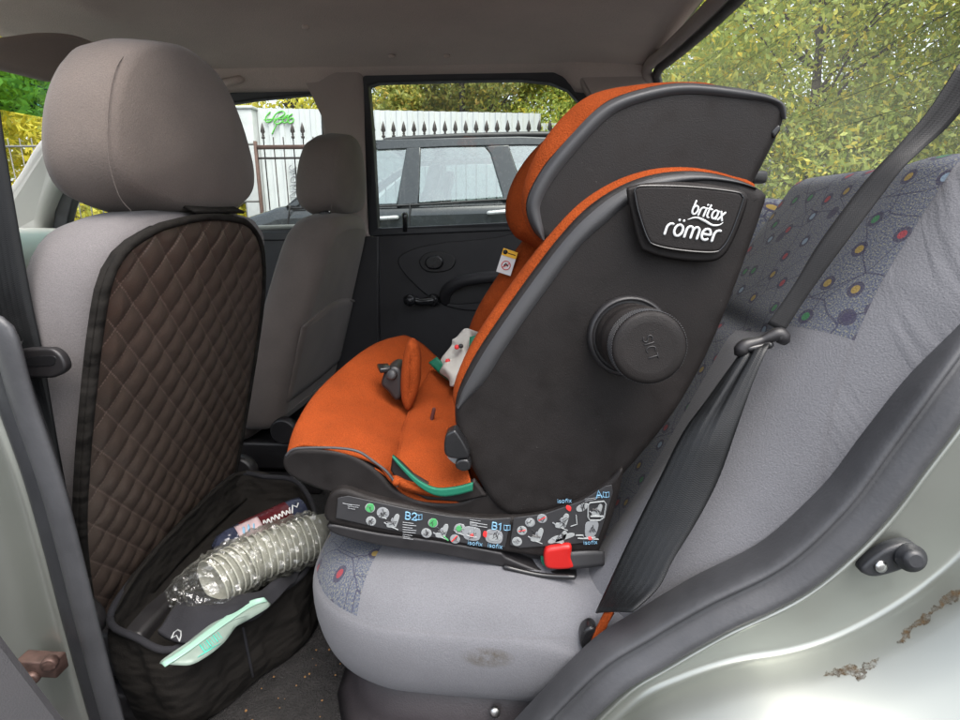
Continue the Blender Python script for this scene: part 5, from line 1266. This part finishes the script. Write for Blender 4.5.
for xx in (-2.25, .42):
    for s_, yy in ((-1, SY-.01), (1, SY+1.76)):
        w_ = mesh('wheel', *lathe((xx, yy, .34), (0, s_, 0), [(.20, -.2), (.33, -.2), (.345, -.17), (.345, -.02), (.33, 0), (.23, .0), (.22, -.02)], 32), 'tyre', sv)
        mesh('rim', *lathe((xx, yy, .34), (0, s_, 0), [(.215, -.03), (.215, -.008), (.19, -.015), (.06, .0), (.03, .004)], 24), 'steel', w_)
mesh('tail_lamp', *box((1.09, SY+.12, .98), (.08, .16, .16)), 'red', sv, bevel=.02)
mesh('headlight', *box((-2.86, SY+.18, .74), (.14, .26, .12)), 'white', sv, bevel=.03)

# white profiled-sheet fence
def sheet_fence(name, label, x0, x1, z0, z1a, z1b, y):
    V = []; xs = []; x = x0
    per = .15
    while x < x1:
        for d, h in ((0, 0), (.06, 0), (.075, .022), (.135, .022)):
            if x+d <= x1: xs.append((x+d, h))
        x += per
    for X_, h in xs:
        t = (X_-x0)/(x1-x0)
        V += [(X_, y-h, z0), (X_, y-h, z1a+(z1b-z1a)*t), (X_, y-h+.012, z1a+(z1b-z1a)*t), (X_, y-h+.012, z0)]
    Fc = [(4*i+k, 4*i+4+k, 4*i+4+(k+1) % 4, 4*i+(k+1) % 4) for i in range(len(xs)-1) for k in range(4)]
    o = thing(name, label, 'fence', ((x0+x1)/2, y, 0)); mesh('sheet', V, Fc, 'sheetwhite', o, smooth=False)
    pst = [mesh('fence_post', *box((xx, y+.06, min(z1a, z1b)/2-.04), (.06, .06, min(z1a, z1b)-.08)), 'greypost', o) for xx in (x0+.05, (x0+x1)/2, x1-.05)]
    for zz in (.6, 1.8): mesh('fence_rail', *box(((x0+x1)/2, y+.035, zz), (x1-x0, .04, .05)), 'greypost', o)
    return o
q0, q1 = at(252, 108, Y=8), at(541, 113.5, Y=8)
wf = sheet_fence('sheet_metal_fence', 'tall white ribbed metal fence with green graffiti behind the dark car', q0[0], q1[0], .06, q0[2], q1[2], 8.0)
q2 = at(541, 123, Y=8.3)
sheet_fence('sheet_metal_fence', 'lower white metal fence continuing to the right of the tall one', q1[0]+.02, 7.5, .06, q2[2], q2[2]-.1, 8.3)
qa, qb = at(239, 110, Y=7.9), at(254, 110, Y=7.9)
gp = thing('gate_post', 'pale grey square gate post at the left end of the white fence', 'post', (qa[0]+.1, 7.95, 0))
mesh('post_shaft', *box(((qa[0]+qb[0])/2, 7.9, qa[2]/2), (qb[0]-qa[0], .16, qa[2])), 'greypost', gp, bevel=.01)
mesh('post_cap', *box(((qa[0]+qb[0])/2, 7.9, qa[2]+.02), (qb[0]-qa[0]+.04, .2, .04)), 'greypost', gp, bevel=.01)
# graffiti on the fence sheet
GY = 7.968
def gst(pts, r, m): return tube([at(x, y, Y=GY) for x, y in cr(pts, 40)], r, 6, flat=1)
mb = MB()
mb.add(gst([(270, 112), (266, 117), (266, 122), (271, 121), (276, 114), (282, 111), (285, 114), (279, 118), (274, 122), (278, 124), (283, 121)], .009, 0))
mb.add(gst([(288, 115), (283, 119), (284, 123), (288, 121), (288, 117), (284, 119)], .009, 0)); mb.add(gst([(292, 114), (288, 118), (289, 123), (293, 122), (293, 118), (290, 119)], .009, 0)); mb.add(gst([(277, 124), (274, 130), (272, 134)], .008, 0)); mb.add(gst([(264, 120), (272, 119), (282, 119)], .007, 0))
mb.build('graffiti_tag', 'graffiti', wf)
mb = MB()
for k, st in enumerate(([(291, 165), (289, 168), (292, 170), (296, 167)], [(290, 172), (296, 170), (293, 175), (297, 176)], [(291, 178), (295, 176), (296, 181), (291, 182), (291, 178)], [(290, 186), (296, 184), (293, 187), (297, 190)], [(291, 192), (296, 191), (290, 196), (296, 197)], [(293, 200), (297, 202), (292, 204), (295, 207)])):
    mb.add(gst(st, .007, 0))
mb.build('graffiti_tag', 'graffitigrey', wf)
# iron fence with spear heads
IYs = 7.2
ifn = thing('iron_fence', 'dark wrought-iron fence with spear-head bars and rusty red rails', 'fence', (-1.4, IYs, 0))
x0, x1 = at(256, 150, Y=IYs)[0], .55
rz = at(300, 147, Y=IYs)[2]; rz2 = at(300, 158, Y=IYs)[2]
mesh('fence_rail', *box(((x0+x1)/2, IYs, rz), (x1-x0, .03, .05)), 'rust', ifn); mesh('fence_rail', *box(((x0+x1)/2, IYs, rz2), (x1-x0, .02, .025)), 'iron', ifn); mesh('fence_rail', *box(((x0+x1)/2, IYs, .35), (x1-x0, .03, .04)), 'rust', ifn)
mesh('fence_post', *box((x0, IYs, .94), (.035, .04, 1.88)), 'rust', ifn)
def bar(h, spear):
    pr = [(.008, .10), (.008, h)]
    if spear: pr = [(.008, .10), (.008, h-.19), (.022, h-.185), (.022, h-.165), (.010, h-.155), (.018, h-.145), (.010, h-.135), (.030, h-.105), (.020, h-.055), (.002, h)]
    return lathe((0, 0, 0), (0, 0, 1), pr, 8)
hsp = at(420, 123.5, Y=IYs)[2]
proto = {}
k = 0; x = x0+.11
while x < x1:
    left = x < -2.0
    sp = (not left) or (k % 4 in (0, 3)); h = hsp+.03 if sp else hsp-.14
    key = (sp, round(h, 2))
    if key not in proto:
        o = mesh('fence_bar', *bar(h, sp), 'iron', ifn, smooth=True); proto[key] = o.data
    else:
        o = bpy.data.objects.new('fence_bar', proto[key]); COL.objects.link(o); o.parent = ifn
    o.location = (x-0, IYs, 0)
    # data of the first was stored relative to the thing; keep the same for all
    o.location = (x, IYs, 0)
    k += 1; x += .128
# pale railing further left
rl2 = thing('railing', 'thin grey railing in front of the yellow trees, seen past the front of the car', 'fence', (-7, 7.25, 0))
for zz in (.3, 1.15, 1.85): mesh('railing_rail', *box((-7.2, 7.25, zz), (7.6, .02, .025)), 'railgrey', rl2)
pm = None
for i in range(46):
    xx = -11+i*.165
    if pm is None: o = mesh('railing_bar', *lathe((0, 0, 0), (0, 0, 1), [(.007, .1), (.007, 1.95)], 6), 'railgrey', rl2); pm = o.data
    else: o = bpy.data.objects.new('railing_bar', pm); COL.objects.link(o); o.parent = rl2
    o.location = (xx, 7.25, 0)
qL = at(462, 85, Y=10)
lpst = thing('lamp_post', 'thin dark pole rising behind the white fence', 'pole', (qL[0], 10, 0))
mesh('pole_shaft', *lathe((qL[0], 10, 0), (0, 0, 1), [(.06, 0), (.05, 2.5), (.035, 6.5)], 12), 'iron', lpst)
mesh('pole_arm', *tube(cr([(qL[0], 10, 6.4), (qL[0], 9.8, 6.7), (qL[0], 9.2, 6.85)], 12), .025, 8), 'iron', lpst)
mesh('lamp_head', *box((qL[0], 9.0, 6.84), (.18, .5, .10)), 'greypost', lpst, bevel=.03)

# ------------------------------------------------------------------ TREES
rng = np.random.default_rng(11)
def leaf_mesh(name, pts, size, m, parent, droop=.3):
    n = len(pts); L = np.array(offs(parent)); pts = pts-L
    d = rng.normal(size=(n, 3)); d[:, 2] -= droop; d /= np.linalg.norm(d, axis=1, keepdims=True)
    r_ = rng.normal(size=(n, 3)); w = np.cross(d, r_); w /= np.linalg.norm(w, axis=1, keepdims=True); nn_ = np.cross(d, w)
    s = size*rng.uniform(.6, 1.35, size=(n, 1))
    V = np.stack([pts-d*s*.5, pts+w*s*.22+nn_*s*.07, pts+d*s*.5, pts-w*s*.22+nn_*s*.07], 1).reshape(-1, 3)
    me = bpy.data.meshes.new(name); me.vertices.add(4*n); me.vertices.foreach_set('co', V.astype(np.float32).ravel())
    me.loops.add(4*n); me.loops.foreach_set('vertex_index', np.arange(4*n, dtype=np.int32)); me.polygons.add(n)
    me.polygons.foreach_set('loop_start', np.arange(0, 4*n, 4, dtype=np.int32)); me.update(calc_edges=True); me.validate()
    me.materials.append(m); o = bpy.data.objects.new(name, me); COL.objects.link(o); o.parent = parent; return o
def tree(name, label, x, y, h, rad, zc0, n, size, m, clumps=34, trunk=.09, group=None, cat='tree'):
    t = thing(name, label, cat, (x, y, 0), group)
    mb = MB(); bend = rng.normal(size=4)*.15
    tp = cr([(x, y, 0), (x+bend[0]*.5, y+bend[1]*.5, h*.3), (x+bend[0], y+bend[1], h*.6), (x+bend[2], y+bend[3], h*.92)], 24)
    mb.add(tube(tp, [trunk*(1-.85*i/23) for i in range(24)], 8))
    C = []
    for k in range(clumps):
        a = rng.uniform(0, 2*math.pi); zz = rng.uniform(zc0, h); f = math.sin(math.pi*min(1, max(.12, (zz-zc0)/(h-zc0)*.82+.15)))
        r_ = rad*f*math.sqrt(rng.uniform(.08, 1)); c = np.array((x+r_*math.cos(a), y+r_*math.sin(a), zz)); C.append(c)
        b0 = tp[min(23, int(23*min(.95, max(.1, (zz-.25*rad)/h))))]
        mb.add(tube(cr([tuple(b0), tuple(b0*.45+c*.55+np.array((0, 0, .08*rad))), tuple(c)], 8), [trunk*.28*(1-.8*i/7) for i in range(8)], 5))
    mb.build('trunk', 'bark', t)
    per = n//clumps; P = []
    for c in C:
        s = rad*rng.uniform(.20, .36); g = rng.normal(size=(per, 3))
        g = g/np.linalg.norm(g, axis=1, keepdims=True)*(rng.uniform(.15, 1, size=(per, 1))**.6)*1.25; g[:, 2] *= .62
        P.append(c+g*s)
    leaf_mesh('crown', np.concatenate(P), size, m, t); return t
G1 = 'trees behind the rear of the car'; G2 = 'trees behind the white fence'; G3 = 'yellow trees beyond the windscreen'
for a in (('leafy green-yellow tree filling the middle of the rear window', 2.7, 5.6, 5.6, 1.9, .5, 120000, .056), ('leafy tree with yellow tips at the right edge of the rear window', 4.6, 4.7, 5.8, 1.9, .4, 120000, .054),
          ('taller green tree behind the left part of the rear window', 1.9, 9.6, 6.6, 2.3, .8, 56000, .075), ('broad green tree far behind the rear window trees', 5.2, 9.2, 7.5, 3.0, .8, 60000, .09)):
    tree('broadleaf_tree', a[0], *a[1:8], LEAF_G, clumps=64, trunk=.06, group=G1)
for a in (('olive tree behind the left end of the white fence, above the graffiti', -4.2, 10.6, 4.6, 1.7, 1.0, 24000, .095, LEAF_Y), ('green tree behind the fence beside the far pillar', -1.9, 11.2, 5.2, 1.8, 1.2, 24000, .095, LEAF_D),
          ('olive tree with russet leaves left of the thin pole', -.9+.1, 10.8, 4.9, 1.6, 1.2, 24000, .09, LEAF_D), ('green tree right of the thin pole behind the fence', .5, 11.4, 5.2, 1.8, 1.2, 24000, .095, LEAF_G),
          ('dark distant tree behind the white fence, between its neighbours', -2.9, 13.6, 6.0, 2.6, 1.2, 22000, .13, LEAF_D), ('dark distant tree behind the pole', -.2, 14.2, 6.2, 2.8, 1.2, 22000, .13, LEAF_D)):
    tree('broadleaf_tree', a[0], *a[1:8], a[8], clumps=34, group=G2)
for a in (('bright yellow tree at the far left beyond the windscreen', -9.6, 8.9, 4.8, 1.9, .3, 15000, .13, LEAF_Y), ('bright yellow tree behind the railing, right of the windscreen pillar', -6.6, 9.2, 4.2, 1.9, .2, 15000, .13, LEAF_Y),
          ('green tree rising above the yellow ones beyond the windscreen', -10.5, 12.0, 8.5, 3.0, 3.0, 14000, .2, LEAF_G), ('yellow bush low behind the railing next to the gate post', -4.9, 8.9, 2.6, 1.3, .1, 9000, .11, LEAF_Y), ('yellow tree standing farther left behind the railing', -13.0, 10.5, 5.6, 2.3, .3, 13000, .16, LEAF_Y)):
    tree('broadleaf_tree', a[0], *a[1:8], a[8], clumps=34, group=G3)

# ------------------------------------------------------------------ LIGHT
w = bpy.data.worlds.new('World'); S.world = w; w.use_nodes = True
nt = w.node_tree; bg = nt.nodes['Background']
sky = nt.nodes.new('ShaderNodeTexSky'); sky.sky_type = 'NISHITA'; sky.sun_disc = False
EL, AZ = 64, 150          # sun: behind the camera, a little to its right
sky.sun_elevation = R(EL); sky.sun_rotation = R(AZ); sky.dust_density = 4; sky.air_density = 1.0; sky.ozone_density = .6
hs = nt.nodes.new('ShaderNodeHueSaturation'); hs.inputs['Saturation'].default_value = .45
nt.links.new(sky.outputs[0], hs.inputs['Color']); nt.links.new(hs.outputs[0], bg.inputs[0]); bg.inputs[1].default_value = .15
sl_ = bpy.data.lights.new('sun', 'SUN'); sl_.energy = .9; sl_.angle = R(45); sl_.color = (1, .96, .9)
so = bpy.data.objects.new('sun', sl_); COL.objects.link(so)
import mathutils
dv = mathutils.Vector((math.sin(R(AZ))*math.cos(R(EL)), math.cos(R(AZ))*math.cos(R(EL)), math.sin(R(EL))))
so.rotation_euler = dv.to_track_quat('Z', 'Y').to_euler(); so.location = dv*50
S.view_settings.view_transform = 'Standard'; S.view_settings.look = 'None'; S.view_settings.exposure = 1.7; S.view_settings.gamma = 1
S.view_settings.use_curve_mapping = False
S.render.engine = 'CYCLES'
cy = S.cycles; cy.use_denoising = True; cy.max_bounces = 10; cy.diffuse_bounces = 6; cy.transparent_max_bounces = 24
cy.sample_clamp_indirect = 8
